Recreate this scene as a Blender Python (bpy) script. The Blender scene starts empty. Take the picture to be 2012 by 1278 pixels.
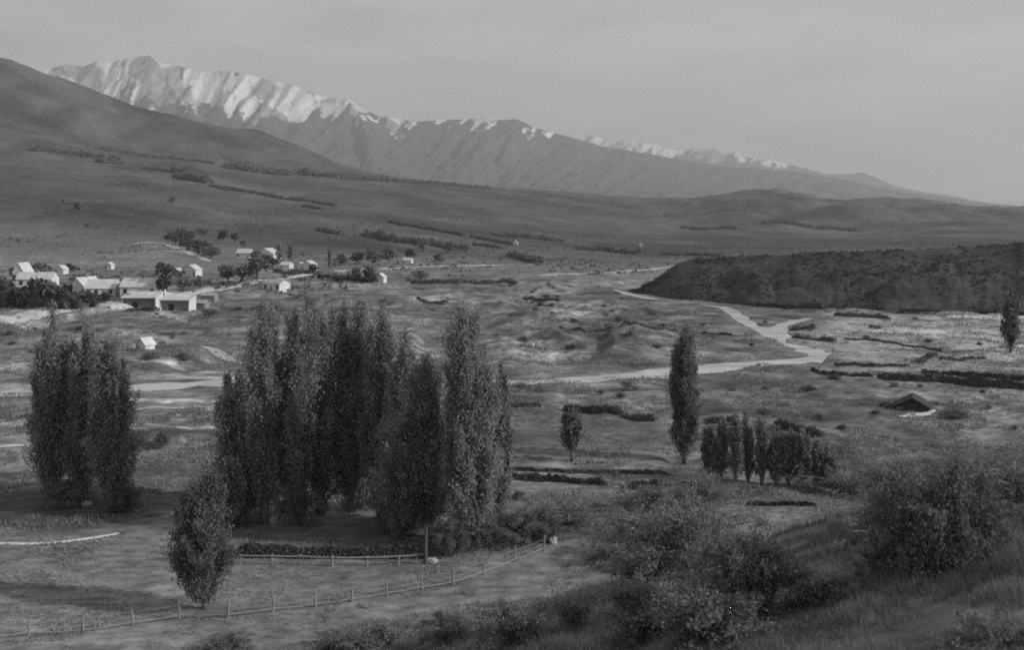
import bpy, math, random
import numpy as np
from mathutils import Vector, geometry

# ------------------------------------------------------------------ camera, sky, sun, exposure
F, HZ, CAMZ, W0, H0 = 2157.0, 420.0, 28.0, 2012.0, 1278.0      # focal length and eye level in photo pixels
SC = bpy.context.scene
COL = SC.collection
cam_d = bpy.data.cameras.new('camera')
cam = bpy.data.objects.new('camera', cam_d); COL.objects.link(cam)
cam.location = (0, 0, CAMZ); cam.rotation_euler = (math.radians(90), 0, 0)
cam_d.sensor_width = 36; cam_d.lens = 36 * F / W0
cam_d.shift_y = -(H0 / 2 - HZ) / W0
cam_d.clip_start = 0.5; cam_d.clip_end = 60000
cam_d.dof.use_dof = True; cam_d.dof.focus_distance = 170; cam_d.dof.aperture_fstop = 0.65
SC.camera = cam
SUN_EL, SUN_AZ = math.radians(26), math.radians(-15)             # azimuth beyond the camera's right hand
sun_dir = Vector((math.cos(SUN_EL) * math.cos(SUN_AZ), math.cos(SUN_EL) * math.sin(SUN_AZ), math.sin(SUN_EL)))
sl = bpy.data.lights.new('sun', 'SUN'); sl.energy = 3.4; sl.angle = math.radians(0.5); sl.color = (1, 1, 1)
so = bpy.data.objects.new('sun', sl); COL.objects.link(so)
so.rotation_euler = (-sun_dir).to_track_quat('-Z', 'Y').to_euler(); so.location = (300, 100, 300)
world = bpy.data.worlds.new('World'); SC.world = world; world.use_nodes = True
wn, wl = world.node_tree.nodes, world.node_tree.links
wn.clear()
sky = wn.new('ShaderNodeTexSky'); sky.sky_type = 'NISHITA'; sky.sun_disc = False
sky.sun_elevation = SUN_EL; sky.sun_rotation = math.radians(90) - SUN_AZ
sky.air_density = 1.0; sky.dust_density = 1.5; sky.ozone_density = 1.0
bw = wn.new('ShaderNodeRGBToBW'); wl.new(sky.outputs[0], bw.inputs[0])
tcw = wn.new('ShaderNodeTexCoord'); mpw = wn.new('ShaderNodeMapping'); wl.new(tcw.outputs['Generated'], mpw.inputs[0])
mpw.inputs['Scale'].default_value = (2.6, 2.6, 11.0)
cl = wn.new('ShaderNodeTexNoise'); wl.new(mpw.outputs[0], cl.inputs['Vector'])
cl.inputs['Scale'].default_value = 2.0; cl.inputs['Detail'].default_value = 7; cl.inputs['Roughness'].default_value = 0.55
clr = wn.new('ShaderNodeMapRange'); wl.new(cl.outputs['Fac'], clr.inputs[0])
for i, v in ((1, .3), (2, .72), (3, .80), (4, 1.12)): clr.inputs[i].default_value = v
mul = wn.new('ShaderNodeMath'); mul.operation = 'MULTIPLY'; veil = wn.new('ShaderNodeMix'); veil.data_type = 'FLOAT'; veil.inputs[0].default_value = .68; wl.new(bw.outputs[0], veil.inputs[2]); veil.inputs[3].default_value = 7.8   # thin high cloud
wl.new(veil.outputs[0], mul.inputs[0]); wl.new(clr.outputs[0], mul.inputs[1])
bgn = wn.new('ShaderNodeBackground'); wl.new(mul.outputs[0], bgn.inputs['Color']); bgn.inputs['Strength'].default_value = 0.085
wo = wn.new('ShaderNodeOutputWorld'); wl.new(bgn.outputs[0], wo.inputs['Surface'])
SC.view_settings.view_transform = 'Standard'; SC.view_settings.look = 'None'
SC.view_settings.exposure = 0; SC.view_settings.gamma = 1
SC.render.engine = 'CYCLES'
SC.cycles.pixel_filter_type = 'BLACKMAN_HARRIS'; SC.cycles.filter_width = 1.9; SC.cycles.use_denoising = False
SC.cycles.max_bounces = 5; SC.cycles.diffuse_bounces = 3; SC.cycles.transparent_max_bounces = 4; SC.cycles.volume_bounces = 0

# ------------------------------------------------------------------ numeric helpers
def hash2(ix, iy, seed):
    h = (ix.astype(np.int64) * 374761393 + iy.astype(np.int64) * 668265263 + seed * 974711) & 0xffffffff
    h = ((h ^ (h >> 13)) * 1274126177) & 0xffffffff
    return ((h ^ (h >> 16)) & 0xffff) / 65535.0
def vnoise(x, y, seed=0):
    x = np.asarray(x, float); y = np.asarray(y, float)
    ix, iy = np.floor(x), np.floor(y); fx, fy = x - ix, y - iy
    fx = fx * fx * fx * (fx * (fx * 6 - 15) + 10); fy = fy * fy * fy * (fy * (fy * 6 - 15) + 10)
    a, b = hash2(ix, iy, seed), hash2(ix + 1, iy, seed); c, d = hash2(ix, iy + 1, seed), hash2(ix + 1, iy + 1, seed)
    return (a + (b - a) * fx) * (1 - fy) + (c + (d - c) * fx) * fy
def fbm(x, y, seed=0, oct=4, rough=.5):
    s, a, t = 0, 1, 0
    for o in range(oct):
        s = s + a * (vnoise(x * 2 ** o + 17.3 * o, y * 2 ** o - 9.1 * o, seed + o) * 2 - 1); t += a; a *= rough
    return s / t
def ridged(x, y, seed=0, oct=4, rough=.5):
    s, a, t = 0, 1, 0
    for o in range(oct):
        s = s + a * (1 - np.abs(vnoise(x * 2 ** o + 5.7 * o, y * 2 ** o + 3.3 * o, seed + o) * 2 - 1)); t += a; a *= rough
    return s / t
def sstep(a, b, x):
    t = np.clip((np.asarray(x, float) - a) / (b - a), 0, 1); return t * t * (3 - 2 * t)
def px_of(x, y): return x / y * F + W0 / 2

def gblur(a, sx, sy):
    def k(s):
        r = int(3 * s) + 1; w = np.exp(-.5 * (np.arange(-r, r + 1) / s) ** 2); return w / w.sum(), r
    for ax, s in ((0, sx), (1, sy)):
        w, r = k(s); pad = [(0, 0), (0, 0)]; pad[ax] = (r, r)
        b = np.pad(a, pad, mode='edge'); a = sum(w[i] * np.take(b, np.arange(i, i + a.shape[ax]), ax) for i in range(2 * r + 1))
    return a

# valley and hill terrain: heights over distance, along eight bearings
BEAR = np.array([-600, 0, 250, 500, 750, 1000, 1250, 1500, 1750, 2012, 2700.])
DIST = np.array([330, 420, 550, 800, 1200, 1700, 2300, 2800, 3300, 3900.])
ROWS = {
 -600: [603, 556, 505, 435, 360, 265, 130, 20, -60, 60],
 0:    [603, 556, 515, 450, 380, 312, 215, 97, 150, 260],
 250:  [603, 558, 520, 462, 395, 335, 285, 190, 240, 330],
 500:  [603, 562, 528, 478, 422, 368, 322, 262, 245, 330],
 750:  [603, 564, 531, 488, 438, 394, 360, 344, 352, 395],
 1000: [603, 564, 532, 500, 462, 425, 394, 376, 368, 405],
 1250: [603, 564, 531, 510, 488, 458, 424, 402, 388, 410],
 1500: [603, 564, 531, 512, 490, 462, 428, 400, 386, 410],
 1750: [603, 564, 531, 511, 482, 457, 431, 410, 394, 412],
 2012: [603, 564, 530, 508, 482, 460, 434, 415, 402, 416],
 2700: [603, 564, 530, 506, 480, 458, 430, 408, 400, 416]}
LD0, LD1, ND, NB = math.log(300), math.log(24000), 420, 360
_ld = np.linspace(LD0, LD1, ND); _bx = np.linspace(-1000, 3200, NB)
TAB = np.zeros((NB, ND))
_col = []
for b in BEAR:
    z = CAMZ - (np.array(ROWS[int(b)]) - HZ) / F * DIST
    dd = np.concatenate([[290], DIST, [5200, 8000, 24000]]); zz = np.concatenate([[0], z, [-60 if z[-1] < 60 else 20, -80, -80]])
    _col.append(np.interp(np.exp(_ld), dd, zz))
_col = np.array(_col)
for j in range(ND): TAB[:, j] = np.interp(_bx, BEAR, _col[:, j])
TAB = gblur(TAB, 3.0, 2.2)

RIVER = [(-120,792),(0,781),(130,776),(255,770),(360,762),(470,757),(640,756),(800,757),(1005,757),(1090,752),(1200,748),(1320,741),(1400,735),(1480,723),(1580,715),(1612,713),
 (1637,695),(1600,685),(1555,675),(1546,655),(1556,641),(1592,625),(1560,628),(1536,634),(1512,646),(1496,643),(1478,630),(1458,613),(1428,603),(1345,595),(1262,586),(1222,578),(1196,566),
 (1206,568),(1250,579),(1300,588),(1370,596),(1418,606),(1440,627),(1488,655),(1530,676),(1568,690),(1590,697),(1588,702),(1500,708),(1400,716),(1320,723),(1200,735),(1100,743),(1005,747),
 (800,748),(640,747),(470,744),(360,751),(255,757),(130,765),(0,770),(-120,778)]
def flat(px, py): d = F * CAMZ / (py - HZ); return ((px - W0 / 2) / F * d, d)
def wobble(pts, n=3, seed=5, amp=.9):
    rr = random.Random(seed); out = []
    for i, (a, b) in enumerate(zip(pts, pts[1:] + pts[:1])):
        for k in range(n):
            t = k / n; out.append((a[0] + (b[0] - a[0]) * t + rr.uniform(-amp, amp), a[1] + (b[1] - a[1]) * t + rr.uniform(-amp, amp) * 1.6))
    return out
RIV_W = wobble([flat(*p) for p in RIVER])
def poly_dist(x, y, poly):
    """signed-ish distance to polygon: 0 inside, metres outside"""
    P = np.array(poly); Q = np.roll(P, -1, 0); ins = np.zeros(x.shape, bool); dm = np.full(x.shape, 1e9)
    for (ax, ay), (bx, by) in zip(P, Q):
        c = ((ay > y) != (by > y)) & (x < (bx - ax) * (y - ay) / ((by - ay) or 1e-9) + ax); ins ^= c
        l = (bx - ax) ** 2 + (by - ay) ** 2 or 1e-9
        t = np.clip(((x - ax) * (bx - ax) + (y - ay) * (by - ay)) / l, 0, 1)
        dm = np.minimum(dm, np.hypot(x - ax - t * (bx - ax), y - ay - t * (by - ay)))
    dm[ins] = 0
    return dm

def near_hill(x, y):
    """the grassy railway-side hill the camera stands on"""
    p = 22.3 + .318 * x - .234 * y
    p = np.where(p > 0, p, p * .15)
    edge = 1 - sstep(50, 84, y + .12 * np.maximum(x, 0) - .10 * np.minimum(x, 0))
    r = np.maximum(p, 0)
    r = np.sqrt(r * r + 1.2) - 1.095
    return np.minimum(r, 24.5) * edge

def height(x, y, fine=True):
    x = np.asarray(x, float); y = np.maximum(np.asarray(y, float), .5)
    u = np.clip((px_of(x, y) + 1000) / 4200 * (NB - 1), 0, NB - 1.001); v = np.clip((np.log(y) - LD0) / (LD1 - LD0) * (ND - 1), 0, ND - 1.001)
    iu, iv = u.astype(int), v.astype(int); fu, fv = u - iu, v - iv
    z = (TAB[iu, iv] * (1 - fu) + TAB[iu + 1, iv] * fu) * (1 - fv) + (TAB[iu, iv + 1] * (1 - fu) + TAB[iu + 1, iv + 1] * fu) * fv
    z = np.where(y < 300, 0, z) + near_hill(x, y)
    px = px_of(x, y)
    # relief: hummocky river flats, long terrace scarps, gullied hill slopes
    calm = (sstep(300, 130, y) * sstep(1010, 1060, px) * sstep(1330, 1290, px) * sstep(108, 114, y) * sstep(152, 145, y))
    a = sstep(96, 120, y) * (1 - .85 * calm)
    z = z + a * (.75 * fbm(x / 11, y / 13, 3) + .42 * fbm(x / 3.4, y / 3.8, 9, 3)) + .10 * fbm(x / 2.2, y / 2.2, 21, 3) * (1 - a)
    sc = sstep(150, 200, y) * sstep(560, 400, y) * (1 - .8 * sstep(1250, 1400, px))
    z = z + sc * (1.7 * sstep(.53, .60, vnoise(x / 46 + 3, y / 60 + x / 140, 31)) + .8 * sstep(.5, .56, vnoise(x / 25 - 3, y / 38, 33)) - .6)
    mo = sstep(200, 235, y) * sstep(385, 340, y) * sstep(940, 1000, px) * sstep(1290, 1230, px); z = z + mo * 5.5 * np.maximum(0, ridged(x / 17 + y / 60, y / 26, 53, 3) - .56)
    b = sstep(420, 900, y)
    z = z + b * (.0030 * y * fbm(x / 230, y / 420, 41) + .0011 * y * fbm(x / 60, y / 130, 43)) * (1 - sstep(2600, 3600, y) * .3)
    ro = sstep(1300, 2300, y) * sstep(1150, 1500, px) * (1 - .55 * sstep(3000, 3300, y)); z = z + ro * 62 * fbm(x / 300, y / 400, 49, 4)
    gl = sstep(1300, 2100, y) * sstep(900, 300, px)
    z = z - gl * 20 * (1 - ridged((x + .35 * y) / 260, y / 1400, 47, 3))
    return z

def hit(px, py):
    """the ground point that the photo shows at a pixel"""
    d = np.exp(np.linspace(math.log(9), math.log(5000), 9000)); x = (px - W0 / 2) / F * d
    g = CAMZ - (py - HZ) / F * d - height(x, d)
    i = np.argmax(g < 0) if (g < 0).any() else len(d) - 1
    dd = float(d[i]); xx = float(x[i]); return Vector((xx, dd, float(height(xx, dd))))
def gz(x, y): return float(height(np.array([x]), np.array([y]))[0])

# ------------------------------------------------------------------ materials (greys: the photograph is black and white)
def G(v): return (v, v, v, 1)
def mat(name, lo, hi, scale=1.0, detail=5, rough=.9, bump=0, bump_scale=8.0, island=0.0, spec=.2, stretch=(1, 1, 1), attr=None, coord='Object', second=None, trans=0):
    m = bpy.data.materials.new(name); m.use_nodes = True; n, l = m.node_tree.nodes, m.node_tree.links
    p = n['Principled BSDF']; p.inputs['Roughness'].default_value = rough; p.inputs['Specular IOR Level'].default_value = spec
    tc = n.new('ShaderNodeTexCoord'); mp = n.new('ShaderNodeMapping'); l.new(tc.outputs[coord], mp.inputs[0]); mp.inputs['Scale'].default_value = stretch
    no = n.new('ShaderNodeTexNoise'); l.new(mp.outputs[0], no.inputs['Vector']); no.inputs['Scale'].default_value = scale; no.inputs['Detail'].default_value = detail; no.inputs['Roughness'].default_value = .6
    mr = n.new('ShaderNodeMapRange'); l.new(no.outputs['Fac'], mr.inputs[0])
    for i, v in ((1, .28), (2, .72), (3, lo), (4, hi)): mr.inputs[i].default_value = v
    out = mr.outputs[0]
    def times(o, lo2, hi2, src, f0=.3, f1=.7):
        r = n.new('ShaderNodeMapRange'); l.new(src, r.inputs[0])
        for i, v in ((1, f0), (2, f1), (3, lo2), (4, hi2)): r.inputs[i].default_value = v
        k = n.new('ShaderNodeMath'); k.operation = 'MULTIPLY'; l.new(o, k.inputs[0]); l.new(r.outputs[0], k.inputs[1]); return k.outputs[0]
    if second:
        n2 = n.new('ShaderNodeTexNoise'); l.new(mp.outputs[0], n2.inputs['Vector']); n2.inputs['Scale'].default_value = second[0]; n2.inputs['Detail'].default_value = 6; n2.inputs['Roughness'].default_value = .65
        out = times(out, second[1], second[2], n2.outputs['Fac'])
    if island:
        g = n.new('ShaderNodeNewGeometry'); out = times(out, 1 - island, 1 + island, g.outputs['Random Per Island'], 0, 1)
    if attr:
        at = n.new('ShaderNodeAttribute'); at.attribute_name = attr
        k = n.new('ShaderNodeMath'); k.operation = 'MULTIPLY'; l.new(out, k.inputs[0]); l.new(at.outputs['Fac'], k.inputs[1]); out = k.outputs[0]
    l.new(out, p.inputs['Base Color'])
    if bump:
        nb = n.new('ShaderNodeTexNoise'); l.new(mp.outputs[0], nb.inputs['Vector']); nb.inputs['Scale'].default_value = bump_scale; nb.inputs['Detail'].default_value = 6
        bm = n.new('ShaderNodeBump'); bm.inputs['Distance'].default_value = bump; bm.inputs['Strength'].default_value = 1; l.new(nb.outputs['Fac'], bm.inputs['Height']); l.new(bm.outputs[0], p.inputs['Normal'])
    if trans:
        tr = n.new('ShaderNodeBsdfTranslucent'); l.new(out, tr.inputs[0]); mx = n.new('ShaderNodeMixShader'); mx.inputs[0].default_value = trans
        l.new(p.outputs[0], mx.inputs[1]); l.new(tr.outputs[0], mx.inputs[2]); l.new(mx.outputs[0], n['Material Output'].inputs['Surface'])
    return m
M = dict(
 ground=mat('valley_turf', .72, 1.28, .12, 8, .95, .30, .9, attr='alb', second=(.8, .45, 1.55), stretch=(.6, 1, 1)),
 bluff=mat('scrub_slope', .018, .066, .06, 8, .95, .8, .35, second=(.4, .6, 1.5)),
 river=mat('river_water', .26, .52, .10, 6, .32, .03, 1.2, spec=.5, second=(.30, .62, 1.36), stretch=(.5, 1, 1)),
 road=mat('gravel_road', .38, .56, .2, 6, .95, .03, 3),
 track=mat('worn_track', .26, .44, .3, 6, .95, .03, 3),
 poplar=mat('poplar_leaf', .16, .33, .5, 5, .65, island=.35, spec=.2, trans=.5),
 scrub=mat('hill_scrub_leaf', .035, .075, .2, 4, .85, island=.3, spec=.1, trans=.2), poplard=mat('dark_poplar_leaf', .095, .19, .5, 5, .65, island=.35, spec=.2, trans=.4),
 shrub=mat('shrub_leaf', .12, .26, .8, 5, .65, island=.35, spec=.2, trans=.4),
 darkleaf=mat('evergreen_leaf', .05, .10, .4, 4, .7, island=.4, spec=.2, trans=.15),
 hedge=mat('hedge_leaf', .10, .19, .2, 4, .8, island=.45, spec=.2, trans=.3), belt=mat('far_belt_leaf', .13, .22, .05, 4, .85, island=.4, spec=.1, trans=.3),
 paleleaf=mat('willow_leaf', .13, .27, .5, 4, .7, island=.4, spec=.2, trans=.4),
 bark=mat('pale_bark', .10, .26, 2.0, 5, .85, .01, 9),
 barkd=mat('dark_bark', .05, .11, 2.0, 5, .9, .01, 9),
 grass=mat('grass_blade', .09, .23, .35, 4, .75, island=.4, spec=.2, trans=.25),
 tuss=mat('tussock_blade', .13, .30, .12, 4, .8, island=.45, spec=.15, trans=.2),
 white=mat('white_paint', .44, .62, .6, 5, .8), whiteroof=mat('white_roof_iron', .36, .60, .35, 4, .55),
 greyroof=mat('grey_roof_iron', .25, .38, .5, 4, .6), boards=mat('weathered_boards', .14, .24, 1.5, 5, .85), dark=mat('dark_opening', .02, .035, 1, 2, .5),
 thatch=mat('dark_thatch', .03, .06, 1.2, 5, .95, .05, 3), wood=mat('fence_wood', .15, .27, 3, 5, .85), glass=mat('window_glass', .02, .04, 1, 2, .15, spec=.5),
 rock=mat('pale_rock', .20, .36, 1.5, 6, .9, .05, 4))

# mountains: bare slopes below, snow above a ragged line
def mountain_mat(name, base, snowline, ragged):
    m = mat(name, base * .85, base * 1.15, .0012, 8, .95, 6, .004)
    n, l = m.node_tree.nodes, m.node_tree.links; p = n['Principled BSDF']
    src = p.inputs['Base Color'].links[0].from_socket
    at = n.new('ShaderNodeAttribute'); at.attribute_name = 'snow'
    mx = n.new('ShaderNodeMix'); mx.data_type = 'FLOAT'; l.new(at.outputs['Fac'], mx.inputs[0]); l.new(src, mx.inputs[2]); mx.inputs[3].default_value = .66
    l.new(mx.outputs[0], p.inputs['Base Color']); return m

# ------------------------------------------------------------------ mesh helpers
def mesh(name, V, Fs, material, parent=None, smooth=False, loc=None, attrs=None):
    V = np.asarray(V, np.float32); me = bpy.data.meshes.new(name)
    if isinstance(Fs, np.ndarray):
        nf, k = Fs.shape; me.vertices.add(len(V)); me.vertices.foreach_set('co', V.ravel())
        me.loops.add(nf * k); me.loops.foreach_set('vertex_index', Fs.astype(np.int32).ravel())
        me.polygons.add(nf); me.polygons.foreach_set('loop_start', np.arange(0, nf * k, k, dtype=np.int32)); me.polygons.foreach_set('loop_total', np.full(nf, k, np.int32))
        me.update(calc_edges=True)
    else:
        me.from_pydata([tuple(v) for v in V], [], [tuple(f) for f in Fs]); me.update()
    for k, a in (attrs or {}).items():
        me.attributes.new(k, 'FLOAT', 'POINT').data.foreach_set('value', np.asarray(a, np.float32))
    if smooth: me.polygons.foreach_set('use_smooth', np.ones(len(me.polygons), bool))
    me.materials.append(material)
    o = bpy.data.objects.new(name, me); COL.objects.link(o)
    if parent: o.parent = parent
    if loc is not None: o.location = loc
    return o
def tag(o, label, cat, group=None, kind=None):
    o['label'] = label; o['category'] = cat
    if group: o['group'] = group
    if kind: o['kind'] = kind
    return o
def thing(name, label, cat, loc, rz=0, group=None):
    o = bpy.data.objects.new(name, None); COL.objects.link(o); o.location = loc; o.rotation_euler = (0, 0, rz); o.empty_display_size = .3
    return tag(o, label, cat, group)
def copy_thing(src, loc, rz, scale, label, group=None):
    r = src.copy(); COL.objects.link(r); r.location = loc; r.rotation_euler = (0, 0, rz); r.scale = scale; r['label'] = label
    if group: r['group'] = group
    elif 'group' in r: del r['group']
    for ch in src.children:
        c = ch.copy(); COL.objects.link(c); c.parent = r
    return r
def grid_faces(nu, nv):
    i = np.arange(nu - 1)[:, None] * nv + np.arange(nv - 1)[None, :]
    return np.stack([i, i + nv, i + nv + 1, i + 1], -1).reshape(-1, 4)
def tube(pts, rad, sides=7):
    pts = np.asarray(pts, float); V, Fc = [], []
    for i, p in enumerate(pts):
        t = pts[min(i + 1, len(pts) - 1)] - pts[max(i - 1, 0)]; t = t / (np.linalg.norm(t) + 1e-9)
        a = np.cross(t, [0, 1, 0.13] if abs(t[1]) < .9 else [1, 0, 0]); a /= np.linalg.norm(a); b = np.cross(t, a)
        for k in range(sides):
            q = 2 * math.pi * k / sides; V.append(p + rad[i] * (a * math.cos(q) + b * math.sin(q)))
    for i in range(len(pts) - 1):
        for k in range(sides):
            Fc.append((i * sides + k, i * sides + (k + 1) % sides, (i + 1) * sides + (k + 1) % sides, (i + 1) * sides + k))
    Fc.append(tuple(range(sides))[::-1]); Fc.append(tuple((len(pts) - 1) * sides + k for k in range(sides)))
    return V, Fc
def join(parts):
    V, Fc = [], []
    for v, f in parts:
        o = len(V); V += [tuple(a) for a in v]; Fc += [tuple(i + o for i in q) for q in f]
    return V, Fc
def box(x0, x1, y0, y1, z0, z1):
    V = [(x0, y0, z0), (x1, y0, z0), (x1, y1, z0), (x0, y1, z0), (x0, y0, z1), (x1, y0, z1), (x1, y1, z1), (x0, y1, z1)]
    return V, [(0, 3, 2, 1), (4, 5, 6, 7), (0, 1, 5, 4), (1, 2, 6, 5), (2, 3, 7, 6), (3, 0, 4, 7)]
def leaves(C, size, rng, up=0.0, elong=1.5):
    """one leaf spray (a bent diamond) per centre"""
    n = len(C); s = size * rng.uniform(.55, 1.35, n)[:, None]
    a = rng.normal(size=(n, 3)); a[:, 2] += up; a /= np.linalg.norm(a, axis=1)[:, None]
    b = rng.normal(size=(n, 3)); b -= (a * b).sum(1)[:, None] * a; b /= np.linalg.norm(b, axis=1)[:, None]
    c = np.cross(a, b)
    V = np.stack([C - a * s * elong * .5, C + b * s * .5 + c * s * .12, C + a * s * elong * .5, C - b * s * .5 + c * s * .12], 1).reshape(-1, 3)
    return V, np.arange(4 * n).reshape(-1, 4)

# ------------------------------------------------------------------ the ground
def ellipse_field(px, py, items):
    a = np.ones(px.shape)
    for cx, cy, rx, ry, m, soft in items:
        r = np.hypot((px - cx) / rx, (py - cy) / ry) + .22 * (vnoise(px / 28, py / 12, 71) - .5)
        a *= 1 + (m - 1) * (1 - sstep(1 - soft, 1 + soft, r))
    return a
PATCH = [  # vegetation and bare ground patches, some painted tree shade, placed where the photo shows them
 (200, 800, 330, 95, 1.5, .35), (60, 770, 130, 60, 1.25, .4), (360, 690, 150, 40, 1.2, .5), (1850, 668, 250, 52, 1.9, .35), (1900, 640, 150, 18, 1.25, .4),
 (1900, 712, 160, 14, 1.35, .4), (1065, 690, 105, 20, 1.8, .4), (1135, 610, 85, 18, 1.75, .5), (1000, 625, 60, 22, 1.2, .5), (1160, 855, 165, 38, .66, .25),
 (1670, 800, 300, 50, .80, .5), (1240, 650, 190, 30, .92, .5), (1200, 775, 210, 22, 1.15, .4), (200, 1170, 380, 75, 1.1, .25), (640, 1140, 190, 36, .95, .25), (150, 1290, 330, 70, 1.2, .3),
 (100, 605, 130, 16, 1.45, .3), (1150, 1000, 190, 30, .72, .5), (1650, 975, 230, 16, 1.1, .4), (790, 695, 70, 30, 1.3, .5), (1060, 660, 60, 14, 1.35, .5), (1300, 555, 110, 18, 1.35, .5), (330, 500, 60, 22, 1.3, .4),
 (760, 640, 90, 16, 1.25, .5),(1570, 700, 110, 40, .8, .5), (1480, 630, 120, 30, .85, .5), (1000, 395, 420, 34, .8, .5),  (860, 515, 120, 9, 1.2, .5), (100, 1005, 190, 44, .38, .3), (300, 950, 130, 60, .7, .4), (650, 1060, 220, 34, .6, .3)]  # final dark entries: shade painted into the ground colour around the poplars
def build_ground():
    cols = np.concatenate([np.linspace(-1500, -120, 60)[:-1], np.linspace(-120, 2130, 860), np.linspace(2130, 3500, 60)[1:]])
    rows = np.concatenate([np.exp(np.linspace(math.log(4), math.log(85), 200))[:-1], np.exp(np.linspace(math.log(85), math.log(460), 420))[:-1], np.exp(np.linspace(math.log(460), math.log(4600), 260))[:-1], np.exp(np.linspace(math.log(4600), math.log(24000), 14))])
    PX, D = np.meshgrid(cols, rows, indexing='ij'); X = (PX - W0 / 2) / F * D
    Z = height(X, D)
    wet = (D > 150) & (D < 430); rd = np.full(D.shape, 1e3); rd[wet] = poly_dist(X[wet], D[wet], RIV_W)
    Z = np.where(wet, Z * sstep(0, 22, rd), Z); Z = np.where(rd <= 0, -.4, Z)
    for rpts, w in ROAD_LINES:
        dm = line_dist(X, D, rpts); Z = np.where(dm < w * .75, Z - .14 * (1 - sstep(w * .42, w * .75, dm)), Z)
    PY = HZ + (CAMZ - Z) / D * F
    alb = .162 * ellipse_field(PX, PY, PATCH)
    alb *= 1 + .32 * fbm(X / 38, D / 60, 81) * sstep(90, 130, D) + sstep(96, 130, D) * sstep(620, 380, D) * (.75 * fbm(X / 4.2, D / 4.2, 83, 3) + .6 * fbm(X / 11, D / 7, 84, 3)) * (1 - .75 * ((PX > 1010) & (PX < 1320) & (PY > 818) & (PY < 900)))
    alb *= 1 - .28 * sstep(.52, .62, vnoise(X / 16, D / 34, 87)) * sstep(120, 150, D) * sstep(700, 400, D)      # scrubby hollows
    bed = (1 - sstep(.7, 1.15, np.hypot((PX - 250) / 330, (PY - 790) / 95))); alb = np.where((PX > 1650) & (PY > 600) & (PY < 730), alb * .5 + .135, alb); alb *= 1 + bed * 1.0 * (sstep(.50, .62, vnoise(X / 26 + D / 40, D / 3.6 + X / 60, 85)) - .35)
    far = sstep(500, 900, D); alb *= 1 - .50 * far
    st = vnoise(X / 900 + D / 2600, (D + .55 * X) / 190, 91); alb *= 1 + far * (.5 * (st - .5) + .45 * fbm(X / 70, (D + .5 * X) / 120, 94, 3) - .25 * sstep(.62, .68, vnoise(X / 420, (D + .6 * X) / 95, 93)))
    hillp = near_hill(X, D) > .4
    alb = np.where(hillp, .14 * ellipse_field(PX, PY, [(1700, 1190, 380, 60, 1.25, .4), (900, 1180, 260, 60, 1.2, .4), (1900, 1270, 200, 50, .7, .4)]) * (1 + .35 * fbm(X / 3, D / 5, 95)), alb)
    V = np.stack([X, D, Z], -1).reshape(-1, 3)
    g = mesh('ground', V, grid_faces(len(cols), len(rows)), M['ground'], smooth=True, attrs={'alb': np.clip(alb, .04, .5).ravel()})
    g['kind'] = 'structure'; tag(g, 'rough grassed river flats rising to terraced hill slopes', 'ground')
def line_dist(X, Y, pts):
    dm = np.full(X.shape, 1e9); P = [(p[0], p[1]) for p in pts]
    lo = np.min(P, 0) - 30; hi = np.max(P, 0) + 30; m = (X > lo[0]) & (X < hi[0]) & (Y > lo[1]) & (Y < hi[1])
    x, y = X[m], Y[m]; d = np.full(x.shape, 1e9)
    for (ax, ay), (bx, by) in zip(P, P[1:]):
        l = (bx - ax) ** 2 + (by - ay) ** 2; t = np.clip(((x - ax) * (bx - ax) + (y - ay) * (by - ay)) / l, 0, 1)
        d = np.minimum(d, np.hypot(x - ax - t * (bx - ax), y - ay - t * (by - ay)))
    dm[m] = d; return dm
def smooth_line(pix, step=2.0):
    P = [hit(*p) for p in pix]; out = []
    for i in range(len(P) - 1):
        p0, p1, p2, p3 = P[max(i - 1, 0)], P[i], P[i + 1], P[min(i + 2, len(P) - 1)]; n = max(2, int((p2 - p1).length / step))
        for k in range(n):
            t = k / n; out.append(.5 * ((2 * p1) + (p2 - p0) * t + (2 * p0 - 5 * p1 + 4 * p2 - p3) * t * t + (3 * p1 - p0 - 3 * p2 + p3) * t ** 3))
    return out + [P[-1]]
ROADS = [
 ('road', 'pale gravel road running past the village into the valley', [(-160, 668), (0, 632), (60, 619), (130, 607), (230, 597), (300, 586), (380, 575), (480, 560), (560, 547), (612, 539)], 8.5, 'road'),
 ('road', 'thin pale road crossing the far river flats beyond the trees', [(660, 534), (750, 529), (850, 524), (950, 522), (1045, 520)], 9, 'track'),
 ('road', 'faint pale road below the far terrace near the dark hill', [(1050, 541), (1150, 537), (1240, 531), (1340, 521)], 8, 'track'),
 ('path', 'curved pale path around the knoll behind the village', [(262, 480), (305, 477), (345, 487), (380, 502), (412, 514)], 4.5, 'track'),
 ('path', 'bright narrow path along the bank behind the near paddock', [(-80, 1069), (0, 1068), (80, 1068), (150, 1062), (235, 1049)], .5, 'road'),
 ('path', 'pale worn path among the hummocks below the long sheds', [(300, 603), (325, 615), (365, 633)], 4.5, 'track'),
 ('path', 'pale gravel strip beside the dark thatched shed', [(1765, 819), (1800, 814), (1834, 806)], 3.4, 'road'),
 ('path', 'faint pale path slanting across the dry flats to the poplars', [(395, 680), (430, 694), (478, 714)], 3.4, 'track'),
 ('path', 'pale shingle streak along the flats between the poplar clumps', [(262, 805), (340, 802), (420, 797), (452, 795)], 2.0, 'track'),
 ('path', 'bright shingle strip under the foot of the dark hill', [(1860, 622), (1910, 622), (1985, 624), (2080, 626)], 9, 'road'),
 ('path', 'thin pale shingle streak left of the outlying poplar clump', [(-60, 879), (0, 878), (50, 876)], 1.3, 'road'),
]
ROAD_PTS = [smooth_line(r[2], 2.0 if r[3] > 2.5 else .7) for r in ROADS]
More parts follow.
